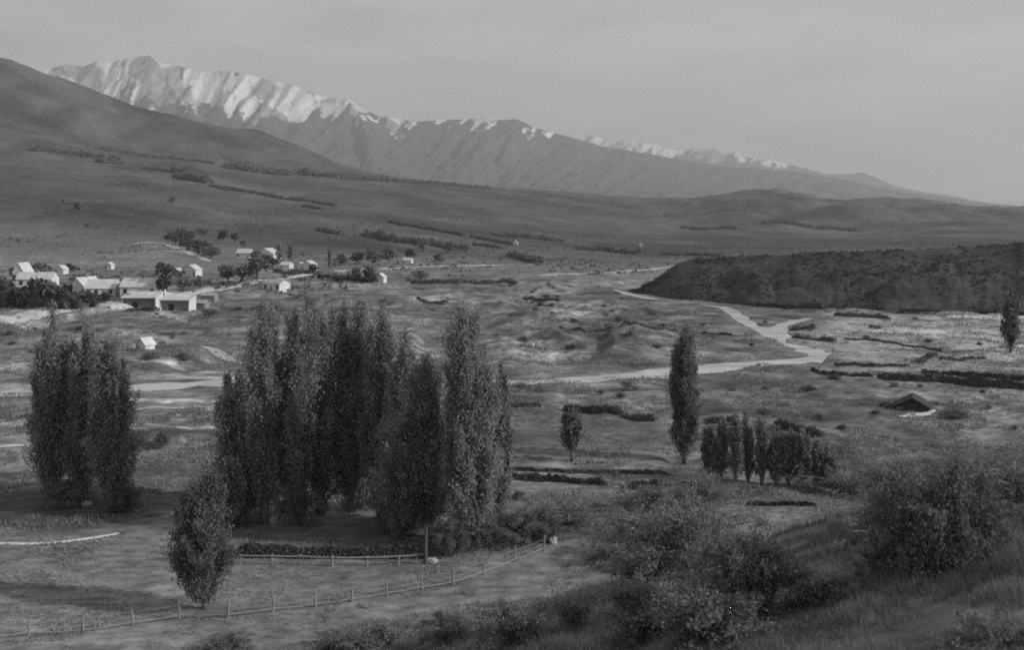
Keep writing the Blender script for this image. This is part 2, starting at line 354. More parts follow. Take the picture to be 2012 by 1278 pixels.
ROAD_LINES = [([(p.x, p.y) for p in pts], r[3]) for r, pts in zip(ROADS, ROAD_PTS)]
build_ground()
for (nm, lb, _p, w, mk), pts in zip(ROADS, ROAD_PTS):
    V = []; n = len(pts); rr = random.Random(len(lb))
    for i, p in enumerate(pts):
        t = (pts[min(i + 1, n - 1)] - pts[max(i - 1, 0)]); t.z = 0; t.normalize(); s = Vector((t.y, -t.x, 0)); wi = w * (.9 + .2 * rr.random()) * min(1, (i + 1.5) / 6, (n - i + .5) / 6)
        for k in range(5):
            q = p + s * (k / 4 - .5) * wi; V.append((q.x, q.y, gz(q.x, q.y) + .06 - .11 * abs(k - 2) ** 2 / 4))
    o = mesh(nm, V, grid_faces(n, 5), M[mk], smooth=True); tag(o, lb, nm, kind='structure')
# river: one flat sheet in its bed
tri = geometry.tessellate_polygon([[Vector((x, y, 0)) for x, y in RIV_W]])
o = mesh('river', [(x, y, -.02) for x, y in RIV_W], [tuple(t) for t in tri], M['river']); tag(o, 'pale winding river bending across the valley floor', 'river', kind='structure')

# ------------------------------------------------------------------ hills and mountains
def strip(name, label, foot, top, mfun, zfun, nx, nrow, mtl, smooth=True, attrs=None):
    xs = np.linspace(foot[0][0], foot[-1][0], nx); t = np.linspace(0, 1, nrow)
    V, A = zfun(xs, t)
    o = mesh(name, V.reshape(-1, 3), grid_faces(nx, nrow), mtl, smooth=smooth, attrs=A); tag(o, label, name.split('_')[-1], kind='structure'); return o
def dark_bluff():
    foot = np.array([(1236, 573), (1262, 578), (1320, 586), (1400, 593), (1500, 600), (1620, 606), (1740, 611), (2012, 618), (2400, 628), (3000, 640)])
    top = np.array([(1236, 573), (1256, 566), (1285, 548), (1330, 517), (1352, 509), (1400, 506), (1440, 502), (1500, 501), (1600, 496), (1740, 491), (1880, 486), (1990, 478), (2012, 474), (2120, 466), (2400, 452), (3000, 440)])
    xs = np.concatenate([np.linspace(1236, 2200, 420), np.linspace(2205, 3000, 40)]); fy = np.interp(xs, foot[:, 0], foot[:, 1]) ; ty = np.interp(xs, top[:, 0], top[:, 1]) + 2.2 * fbm(xs / 30, xs * 0, 101)
    df = F * CAMZ / (fy - HZ)
    dt = df + 6 + 38 * np.clip((fy - ty) / 105, 0, 1.3); zt = np.maximum(CAMZ - (ty - HZ) / F * dt, 0)
    df = df - (1.5 + 3.2 * fbm(xs / 45, xs * 0, 111, 4)) * sstep(1250, 1330, xs)
    t = np.concatenate([np.linspace(-.04, 1, 60), np.linspace(1.03, 3.2, 40)]); T, XS = np.meshgrid(t, xs); DF, DT, ZT = (np.repeat(a[:, None], len(t), 1) for a in (df, dt, zt))
    D = DF + (DT - DF) * T; X = (XS - W0 / 2) / F * (DF + (DT - DF) * np.minimum(T, 1)); X = X + (D - np.minimum(D, DT)) * .35
    Tc = np.clip(T, 0, 1); S = Tc ** 1.25 * (1.4 - .4 * Tc)
    Z = ZT * np.where(T <= 1, S, 1 - sstep(1, 3.2, T) * 1.05) - .25
    gul = ridged(X / 26 + fbm(X / 40, D / 20, 103), D / 70, 105, 3)
    Z += ZT / 18 * np.sin(np.pi * np.clip(T, 0, 1)) * (5.0 * (gul - .62) + 1.6 * fbm(X / 7, D / 6, 107))
    V = np.stack([X, D, Z], -1).reshape(-1, 3)
    o = mesh('hill', V, grid_faces(len(xs), len(t)), M['bluff'], smooth=True); tag(o, 'long flat-topped hill dark with scrub behind the river', 'hill', kind='structure')
    return V.reshape(len(xs), len(t), 3)
BLUFF = dark_bluff()
def range_(name, label, sky, d0, d1, d2, base_py, seed, mtl, nx, gul, cell, snow, spur, spurs=()):
    sky = np.array(sky, float); xs = np.linspace(sky[0, 0], sky[-1, 0], nx); sy = np.interp(xs, sky[:, 0], sky[:, 1]) + gul * .05 * fbm(xs / 14, xs * 0, seed + 50, 4)
    t = np.concatenate([np.linspace(0, 1, 170), np.linspace(1.02, 1.8, 20)]); T, XS = np.meshgrid(t, xs); SY = np.repeat(sy[:, None], len(t), 1)
    D = np.where(T <= 1, d0 + (d1 - d0) * T, d1 + (d2 - d1) * (T - 1) / .8); X = (XS - W0 / 2) / F * D
    zr = CAMZ - (SY - HZ) / F * d1
    z0 = CAMZ - (base_py - HZ) / F * d0
    prof = np.where(T <= 1, .45 * T + .55 * T ** 2.2, 1 - .9 * sstep(1, 1.8, T))
    Z = z0 + (zr - z0) * prof
    wx = XS + spur * (1 - T) * 260 + 22 * fbm(XS / 90, T * 2.2, seed + 3)
    r1 = ridged(wx / cell, T * 1.1, seed, 2); r2 = ridged(wx / (cell * .27), T * 2.6 + fbm(XS / 60, T * 3, seed + 9), seed + 11, 3)
    env = np.where(T <= 1, np.sin(np.pi * np.clip(T, 0, 1) ** 1.3) ** .8 * .9 + .12 * T, .2)
    hgt = (zr - z0) * env
    Z = Z + hgt * (gul * .006 * (r1 - .72) + gul * .0045 * (r2 - .62)) - 45 * np.sin(np.pi * np.clip(T, 0, 1))
    rs = random.Random(seed); SP = list(spurs)                       # rock spurs that come down from the crest
    for q in np.arange(sky[0, 0] + 20, sky[-1, 0] - 20, cell * .42):
        q = q + rs.uniform(-.3, .3) * cell; y = float(np.interp(q, sky[:, 0], sky[:, 1])); l = rs.uniform(.5, 1.1) * cell * .8; dx = rs.uniform(-.8, .5) * l
        dp = (base_py - y) * rs.uniform(.35, .75); SP.append([(q, y + 2, 1.0), (q + dx * .5 + rs.uniform(-8, 8), y + dp * .42, .9), (q + dx, y + dp, .72)])
    lim = Z + 0
    for sp in SP:
        for (ax, ay, at_), (bx, by, bt) in zip(sp, sp[1:]):
            da, db = d0 + (d1 - d0) * at_, d0 + (d1 - d0) * bt; xa, xb = (ax - W0 / 2) / F * da, (bx - W0 / 2) / F * db; za, zb = CAMZ - (ay - HZ) / F * da, CAMZ - (by - HZ) / F * db
            m_ = (XS > min(ax, bx) - 90) & (XS < max(ax, bx) + 90); x_, y_ = X[m_], D[m_]; l2 = (xb - xa) ** 2 + (db - da) ** 2
            u_ = np.clip(((x_ - xa) * (xb - xa) + (y_ - da) * (db - da)) / l2, 0, 1); ds = np.hypot(x_ - xa - u_ * (xb - xa), y_ - da - u_ * (db - da))
            Z[m_] = np.maximum(Z[m_], za + (zb - za) * u_ - ds * .62)
    Z = Z + np.where(T < 1, 1, .3) * sstep(0, .3, T) * (26 * fbm(X / 120 + r1, D / 260, seed + 61, 5, .6) - 30 * (1 - ridged(wx / 13, T * 3, seed + 63, 3)) * env)
    Z = np.minimum(Z, CAMZ + (zr - CAMZ) * D / d1 + 18)
    line, rag = snow
    elev = Z + rag * (.9 * fbm(XS / 26, T * 3.2, seed + 21, 4) + 1.0 * (.62 - r2) + .9 * (.7 - r1) + 1.1 * (vnoise(wx / 9, T * 2, seed + 35) - .5) + .7 * fbm(X / 90, D / 200, seed + 39, 4))
    elev = elev + 80 * sstep(740, 780, XS) * sstep(1060, 1010, XS)
    sn = (1 - .6 * sstep(.74, .84, r2)) * sstep(line - 14, line + 14, elev) * sstep(.18, .34, vnoise(XS / 7, T * 30, seed + 31) * .6 + .4 * fbm(XS / 20, T * 8, seed + 33) + .30) * (1 - .35 * sstep(.52, .62, vnoise(wx / 13 + 5, T * 9, seed + 41))) * (1 - .65 * sstep(.59, .68, vnoise(wx / 38, T * 7 + XS / 120, seed + 37)))
    V = np.stack([X, D, Z], -1).reshape(-1, 3)
    o = mesh(name, V, grid_faces(nx, len(t)), mtl, smooth=True, attrs={'snow': sn.ravel()}); tag(o, label, 'mountain', kind='structure')
MT = mountain_mat('mountain_slope', .085, 1000, 200)
range_('mountain', 'broad mountain range with ragged snow on its upper faces', [(-700, 180), (-300, 150), (-60, 150), (60, 145), (100, 135), (135, 127), (165, 132), (195, 116), (215, 122), (262, 112), (297, 109), (318, 124), (352, 130), (400, 142), (450, 136), (500, 148), (545, 160), (590, 172), (625, 186), (655, 193), (680, 192),
  (712, 212), (745, 229), (790, 234), (830, 238), (880, 236), (925, 235), (958, 229), (975, 236), (1015, 234), (1050, 250), (1100, 263), (1180, 286), (1260, 300), (1330, 312), (1400, 324), (1470, 330), (1560, 336), (1650, 352), (1750, 372), (1850, 388), (1950, 402), (2050, 412), (2400, 420)],
  5200, 11000, 14000, 425, 201, MT, 900, 17, 110, (1010, 230), .9, [[(297, 109, 1.), (262, 142, .93), (212, 172, .84), (160, 215, .7)], [(297, 109, 1.), (322, 150, .92), (352, 188, .82), (380, 235, .68)], [(400, 142, 1.), (430, 178, .92), (486, 224, .8), (520, 265, .66)], [(590, 172, 1.), (570, 200, .93), (545, 228, .84), (500, 268, .68)], [(655, 193, 1.), (640, 214, .93), (600, 246, .8), (540, 290, .6)], [(682, 192, 1.), (706, 222, .9), (720, 262, .74), (730, 310, .55)], [(195, 116, 1.), (178, 140, .94), (150, 170, .84)], [(958, 229, 1.), (940, 252, .9), (910, 290, .72)], [(1015, 234, 1.), (1008, 262, .88), (985, 310, .66)]])
range_('mountain', 'far chain of low snowy peaks behind the broad range', [(900, 330), (1050, 295), (1140, 273), (1165, 266), (1190, 274), (1205, 284), (1225, 272), (1245, 277), (1262, 279), (1310, 291), (1345, 298), (1362, 291), (1378, 296), (1400, 292), (1422, 303), (1450, 299), (1475, 307), (1500, 312), (1530, 318), (1580, 330), (1630, 343), (1665, 343),
  (1692, 339), (1715, 346), (1760, 366), (1800, 375), (1860, 383), (1930, 396), (2000, 405), (2200, 412)], 14500, 17500, 20000, 412, 301, MT, 700, 15, 60, (890, 150), .6)

# ------------------------------------------------------------------ trees
def poplar_parts(H, R, seed, branches=80, per=150, leaf=.30, base=.06, lean=0.0, top=.14):
    """ascending limbs that carry upright leaf sprays: a fastigiate crown with open seams"""
    g = np.random.default_rng(seed); parts = []
    zt = np.linspace(0, H * .93, 9); wob = g.normal(0, .012 * H, (9, 2)).cumsum(0) * .25; wob[0] = 0
    tp = np.stack([wob[:, 0] + lean * zt, wob[:, 1], zt], 1); r0 = .020 * H + .04
    parts.append(tube(tp, r0 * (1 - .88 * zt / (H * .93)) , 9))
    C = []; nl = 7
    la = np.arange(nl) * 2.4 + g.uniform(0, 6); lr = R * np.concatenate([[.05], g.uniform(.40, .78, nl - 1)]); lt = np.concatenate([[1.0], g.uniform(.70, .99, nl - 1)]); lw = R * g.uniform(.26, .50, nl)
    for b in range(branches):
        q_ = b % nl; tt = lt[q_]; t0 = base + (tt - base) * (b + g.random()) / branches * .88; z0 = H * t0 * .85
        t1 = min(tt, t0 + g.uniform(.14, .27) * (1.1 - .5 * t0)); f = (1 - max(0, (t1 - .45 * tt) / (.55 * tt)) ** 3.0) ** .75 if t1 < tt else .0
        flare = min(1, (t1 / .30) ** .7); az = g.uniform(0, 6.283); rr = (lw[q_] * (f * g.uniform(.3, 1.15) + top * .5)) * flare
        lx, ly = math.cos(la[q_]) * lr[q_] * flare * (.8 + .2 * f), math.sin(la[q_]) * lr[q_] * flare * (.8 + .2 * f)
        tx, ty = np.interp(z0, zt, tp[:, 0]), np.interp(z0, zt, tp[:, 1]); p0 = np.array([tx, ty, z0])
        p1 = np.array([tx + lx + math.cos(az) * rr, ty + ly + math.sin(az) * rr, H * t1]); mid = p0 + (p1 - p0) * .5 + np.array([lx, ly, 0]) * .25
        if b % 2 == 0: parts.append(tube([p0, mid, p1], [r0 * .28 * (1.1 - t0), r0 * .18 * (1.1 - t0), .012], 5))
        k = int(per * g.uniform(.4, 1.4)); s = g.beta(2.6, 1.4, k)[:, None]
        q = (1 - s) ** 2 * p0 + 2 * s * (1 - s) * mid + s ** 2 * p1
        w = (R * .12 * (1.25 - .8 * s) + .06) * g.choice([.7, 1.0, 1.7])
        q = q + np.concatenate([g.normal(0, 1, (k, 2)) * w, g.normal(0, .7, (k, 1)) * (H * g.choice([.022, .034, .05]))], 1)
        C.append(q)
    C = np.concatenate(C); C = C[C[:, 2] > H * base * .6]
    return join(parts), leaves(C, leaf, g, up=1.5, elong=2.0)
def plant(name, cat, label, loc, rz, trunk, crown, bark, leafm, names=('trunk', 'crown'), group=None):
    t = thing(name, label, cat, loc, rz, group)
    mesh(names[0], trunk[0], trunk[1], bark, t, smooth=True); mesh(names[1], crown[0], crown[1], leafm, t); return t
def round_parts(W, H, seed, n=900, leaf=.6, bare=.18, lumps=9, flat=.85):
    g = np.random.default_rng(seed); parts = [tube([(0, 0, -.1), (.05 * W * g.normal(), 0, H * bare * .8), (.05 * W, .03 * W, H * .7)], [.028 * H + .05, .022 * H + .04, .03], 7)]
    C = []
    for k in range(lumps):
        az = g.uniform(0, 6.283); r = W * .5 * g.uniform(.1, .72); zc = H * (bare + (1 - bare) * g.uniform(.18, .86)); r *= math.sqrt(max(.12, 1 - ((zc / H - bare) / (1 - bare) - .35) ** 2 * 2.1))
        c = np.array([math.cos(az) * r, math.sin(az) * r, zc]); parts.append(tube([(0, 0, H * bare * .8), c * [.5, .5, .8], c], [.014 * H + .02, .01 * H + .01, .01], 5))
        m = int(n / lumps * g.uniform(.6, 1.4)); d = g.normal(size=(m, 3)); d /= np.linalg.norm(d, axis=1)[:, None]; rad = g.uniform(.35, 1, m)[:, None] ** .6
        C.append(c + d * rad * np.array([W * .26, W * .26, H * (1 - bare) * .22 * flat]) * g.uniform(.7, 1.25))
    C = np.concatenate(C); C[:, 2] = np.clip(C[:, 2], H * bare * .7, H * 1.02)
    return join(parts), leaves(C, leaf, g)
def pxm(p): return F / p.y

POPLARS = [ # label, px of the trunk, py of the base, top py, crown width px, branches, extra lean
 ('tall poplar at the outer edge of the central clump with a pale trunk', 520, 1030, 586, 92, 115, 0),
 ('dark leaning poplar low on the outer flank of the central clump', 470, 1028, 728, 104, 95, -.05),
 ('tall poplar just inside the pale-trunk edge poplar, slightly lower', 574, 1024, 604, 98, 115, 0),
 ('tall narrow poplar before the dark seam of the central clump', 630, 1012, 578, 92, 110, 0),
 ('slender poplar with a pale split trunk amid the central clump', 694, 1006, 584, 86, 105, 0),
 ('tall thin poplar with a ragged tip beside the split-trunk poplar', 748, 1020, 606, 88, 105, .01),
 ('poplar stepping down from the ragged-tip poplar of the central clump', 790, 1034, 648, 76, 95, .0),
 ('shorter bushy poplar filling the gap before the big end poplar', 842, 1056, 690, 92, 100, 0),
 ('largest thick poplar closing the central clump, broad and dense', 920, 1078, 592, 126, 160, 0),
 ('thin drooping poplar hugging the thick end poplar of the clump', 985, 1040, 700, 44, 60, .02),
 ('low dark poplar in front of the clump beside the trunk post', 780, 1062, 800, 100, 90, 0),
 ('tall poplar with two tips at the outer edge of the separate clump', 100, 985, 598, 92, 110, -.01),
 ('middle poplar of the separate clump with thin upper sprays', 165, 985, 618, 84, 95, 0),
 ('dark dense poplar on the shaded side of the separate clump', 218, 1003, 660, 88, 105, .01),
 ('young poplar standing alone behind the rail fence in the paddock', 402, 1198, 900, 112, 110, .01),
 ('solitary slim dark poplar standing before the river bend', 1346, 912, 640, 66, 95, .01),
]
g0 = random.Random(3)
for i, (lb, px, by, ty, w, nb, ln) in enumerate(POPLARS):
    p = hit(px, by); s = pxm(p); Hh = (by - ty) / s; R = w / s * .5
    g_ = poplar_parts(Hh, R * g0.uniform(1.0, 1.2), 400 + i, nb, 450, .135 if Hh > 12 else .105, .025, ln)
    plant('poplar_tree', 'poplar', lb, p, i * 1.3, g_[0], g_[1], M['bark'], M['poplard' if ('solitary' in lb or 'young' in lb) else 'poplar'], group='poplars of the valley floor')
p = hit(1124, 908); s = pxm(p)
g_ = poplar_parts(108 / s, 30 / s, 450, 40, 60, .22, .16); plant('small_tree', 'tree', 'small sparse tree with open upright branches alone in the dark field', p, 0, g_[0], g_[1], M['barkd'], M['poplard'])
p = hit(1985, 694); s = pxm(p)
g_ = poplar_parts(125 / s, 19 / s, 451, 60, 90, .34, .05, .01); plant('poplar_tree', 'poplar', 'dark ragged poplar on the bright flats at the picture edge', p, 0, g_[0], g_[1], M['barkd'], M['poplard'], group='poplars of the valley floor')
ORCH = ['first slim young tree of the row, close to the lone poplar', 'second slim tree of the row, a dark broad one', 'pale thin young tree next to the dark broad one in the row', 'tall slim tree before the middle of the row', 'dark tree at the middle of the young row', 'slim pale-trunked tree just past the middle of the row', 'drooping slim tree in the last third of the row', 'dark forked young tree near the end of the row', 'short slim tree second from the end of the row', 'low spreading young tree ending the row']
for i, (px, by, h, w) in enumerate([(1390, 945, 112, 40), (1417, 948, 128, 46), (1445, 950, 142, 34), (1470, 951, 146, 36), (1497, 953, 138, 42), (1524, 955, 122, 34), (1550, 957, 116, 40), (1577, 959, 120, 40), (1603, 961, 104, 36), (1632, 963, 92, 46)]):
    lb = ORCH[i]
    p = hit(px, by); s = pxm(p); g_ = poplar_parts(h / s, w / s * .5, 470 + i, 44, 100, .14, .04, .05 * math.sin(i * 2.3), .25)
    plant('orchard_tree', 'tree', lb, p, i, g_[0], g_[1], M['bark'], M['shrub'], group='row of small trees by the lower field')

# trees of the village and the far flats
FAR = [ # px, base py, height px, width px, material, label
 (320, 592, 76, 50, 'darkleaf', 'tall dark conifer with a lopsided top beside the white sheds'),
 (75, 556, 38, 52, 'hedge', 'rounded grey tree behind the long white house'), (30, 556, 30, 34, 'hedge', 'dark tree beside the tall white gable'), (132, 536, 18, 40, 'darkleaf', 'dark flat-topped tree behind the small white cottage'),
 (345, 480, 36, 52, 'darkleaf', 'peaked dark tree at the top of the knoll plantation'), (368, 492, 36, 50, 'darkleaf', 'dark tree in the body of the knoll plantation'), (390, 503, 36, 50, 'darkleaf', 'broad dark tree at the lower end of the knoll plantation'), (415, 508, 30, 46, 'hedge', 'greyer tree trailing below the knoll plantation'),
 (402, 460, 14, 36, 'hedge', 'small low tree above the knoll plantation'), (438, 474, 22, 24, 'darkleaf', 'small dark tree on the slope above the round clump'), (462, 480, 22, 20, 'darkleaf', 'second small dark tree up the slope, slightly smaller'), (480, 486, 14, 20, 'hedge', 'tiny tree above the white farm cottage'),
 (448, 556, 44, 42, 'hedge', 'round leafy tree beginning the clump by the road'), (476, 555, 48, 46, 'hedge', 'tall round tree in the middle of the roadside clump'), (505, 552, 44, 42, 'hedge', 'last round tree of the roadside clump'), (522, 534, 34, 30, 'hedge', 'tree standing before the pale farmhouse gable'),
 (548, 520, 48, 15, 'poplar', 'first of two thin far poplars behind the white huts'), (572, 518, 44, 14, 'poplar', 'second thin far poplar, slightly shorter'), (648, 530, 46, 8, 'paleleaf', 'pale needle-thin tree alone beyond the white huts'),
 (668, 522, 26, 34, 'hedge', 'first low tree in the belt across the far flats'), (700, 520, 28, 36, 'hedge', 'dense tree second in the belt across the far flats'), (733, 520, 30, 36, 'hedge', 'tallest tree of the belt across the far flats'), (764, 516, 28, 34, 'hedge', 'dark tree near the end of the far belt'),
 (806, 514, 26, 28, 'darkleaf', 'dark pointed tree above the tiny white hut'), (832, 494, 26, 36, 'hedge', 'grey tree on the rise behind the tiny white hut'), (862, 516, 18, 26, 'hedge', 'round bush-like tree by the thin far road'), (880, 498, 24, 40, 'hedge', 'wide tree at the foot of the far terrace'), (915, 496, 20, 36, 'hedge', 'low tree thinning out along the far terrace foot'),
 (698, 556, 32, 36, 'hedge', 'round tree beside the low white hut on the flats'), (725, 556, 34, 32, 'darkleaf', 'darker tree close to the low white hut'), (668, 552, 14, 46, 'hedge', 'low spreading tree at the field corner'), (825, 548, 16, 46, 'hedge', 'low tree on the flats past the white hut'), (1000, 562, 14, 34, 'hedge', 'small tree standing on the open flats'),
 (152, 414, 16, 15, 'darkleaf', 'lone round tree on the bare hillside'), (123, 398, 8, 8, 'darkleaf', 'tiny lone tree above the round hillside tree'), (338, 400, 14, 20, 'hedge', 'lone grey tree high on the middle slope'),
 (150, 560, 20, 40, 'hedge', 'tree between the white gabled house and the hedge'), (225, 572, 22, 24, 'darkleaf', 'dark tree among the white village roofs'), (170, 600, 30, 60, 'darkleaf', 'dark bushy tree closing the end of the great hedge'), (415, 620, 12, 40, 'hedge', 'low bush-like tree behind the small shed ends'), (206, 596, 20, 30, 'darkleaf', 'small dark tree before the low white house wall'), (250, 592, 16, 26, 'hedge', 'small round tree at the corner of the large white house'), (300, 580, 26, 26, 'darkleaf', 'dark tree pressed against the large white house end'), (92, 578, 22, 34, 'darkleaf', 'dark tree in front of the long low white house'), (392, 566, 18, 30, 'hedge', 'low round tree by the road past the small cottage'), (500, 520, 26, 30, 'hedge', 'tree between the farm cottage and the pale farmhouse'), (535, 528, 22, 26, 'darkleaf', 'small dark tree below the pale farmhouse'), (617, 540, 20, 26, 'darkleaf', 'dark tree just past the larger bright hut'), (358, 572, 24, 60, 'hedge', 'low spreading tree behind the second long shed'),
]
PROTO = {}
for i, (px, by, h, w, mk, lb) in enumerate(FAR):
    p = hit(px, by); s = pxm(p); Hh, Ww = h / s, w / s
    if mk == 'poplar' or w < 10: g_ = poplar_parts(Hh, Ww * .5, 500 + i, 22, 36, Hh * .05, .05)
    else: g_ = round_parts(Ww, Hh, 500 + i, 620, .11 * min(Hh, Ww) ** .8 + .22, .10 if i else .22, 9)
    plant('poplar_tree' if mk in ('poplar', 'paleleaf') else 'conifer_tree' if i == 0 else 'tree', 'tree', lb, p, i * 1.7, g_[0], g_[1], M['barkd'], M[mk], group='trees around the village and the far flats')

# hedges and shelter belts
def hedge(pix, hpx, label, wide=1.0, lm='hedge', taper=True, step=None, leaf=None, seed=1):
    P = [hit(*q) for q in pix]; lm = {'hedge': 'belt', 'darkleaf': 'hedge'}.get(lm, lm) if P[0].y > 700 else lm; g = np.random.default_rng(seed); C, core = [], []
    s0 = pxm(P[0]); H = hpx / s0; org = P[len(P) // 2]
    tot = sum((b - a).length for a, b in zip(P, P[1:])); n = max(6, int(tot / (H * .35))); lf = leaf or (max(.22, H * .22) if P[0].y > 100 else .15)
    pts = []
    for a, b in zip(P, P[1:]):
        k = max(2, int(n * (b - a).length / tot)); pts += [a + (b - a) * (j / k) for j in range(k)]
    pts.append(P[-1]); rings = []
    for j, q in enumerate(pts):
        q = Vector((q.x, q.y, gz(q.x, q.y))) - org; hh = H * (.5 + .75 * float(vnoise(j * .31 + seed, .5, 12))) * g.uniform(.85, 1.15) * (min(1, .55 + .3 * j, .55 + .3 * (len(pts) - 1 - j)) if taper else 1)
        t = (pts[min(j + 1, len(pts) - 1)] - pts[max(j - 1, 0)]); t.z = 0; t.normalize(); sd = Vector((t.y, -t.x, 0)); w = H * .42 * wide
        rings.append([q + sd * w * math.cos(a) * .8 + Vector((0, 0, max(-.3, hh * .86 * math.sin(a)))) for a in np.linspace(-.25, math.pi + .25, 8)])
        m = int((26 * wide + 8) * (1 if P[0].y > 100 else 3)); a = g.uniform(0, math.pi, m); e = g.uniform(.82, 1.15, m); off = g.uniform(-.5, .5, m) * (tot / len(pts)) * 1.3
        for k in range(m): C.append(q + t * off[k] + sd * w * math.cos(a[k]) * e[k] + Vector((0, 0, hh * math.sin(a[k]) * e[k] * .95)))
    V = [tuple(v) for r in rings for v in r]; Fc = [tuple(f) for f in grid_faces(len(rings), 8)] + [tuple(range(8)), tuple(range(len(V) - 8, len(V)))]
    lv, lfc = leaves(np.array([tuple(c) for c in C]), lf, g); b = len(V)
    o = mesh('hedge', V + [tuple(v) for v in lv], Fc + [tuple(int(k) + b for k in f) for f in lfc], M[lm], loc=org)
    return tag(o, label, 'hedge', group='hedges and shelter belts')
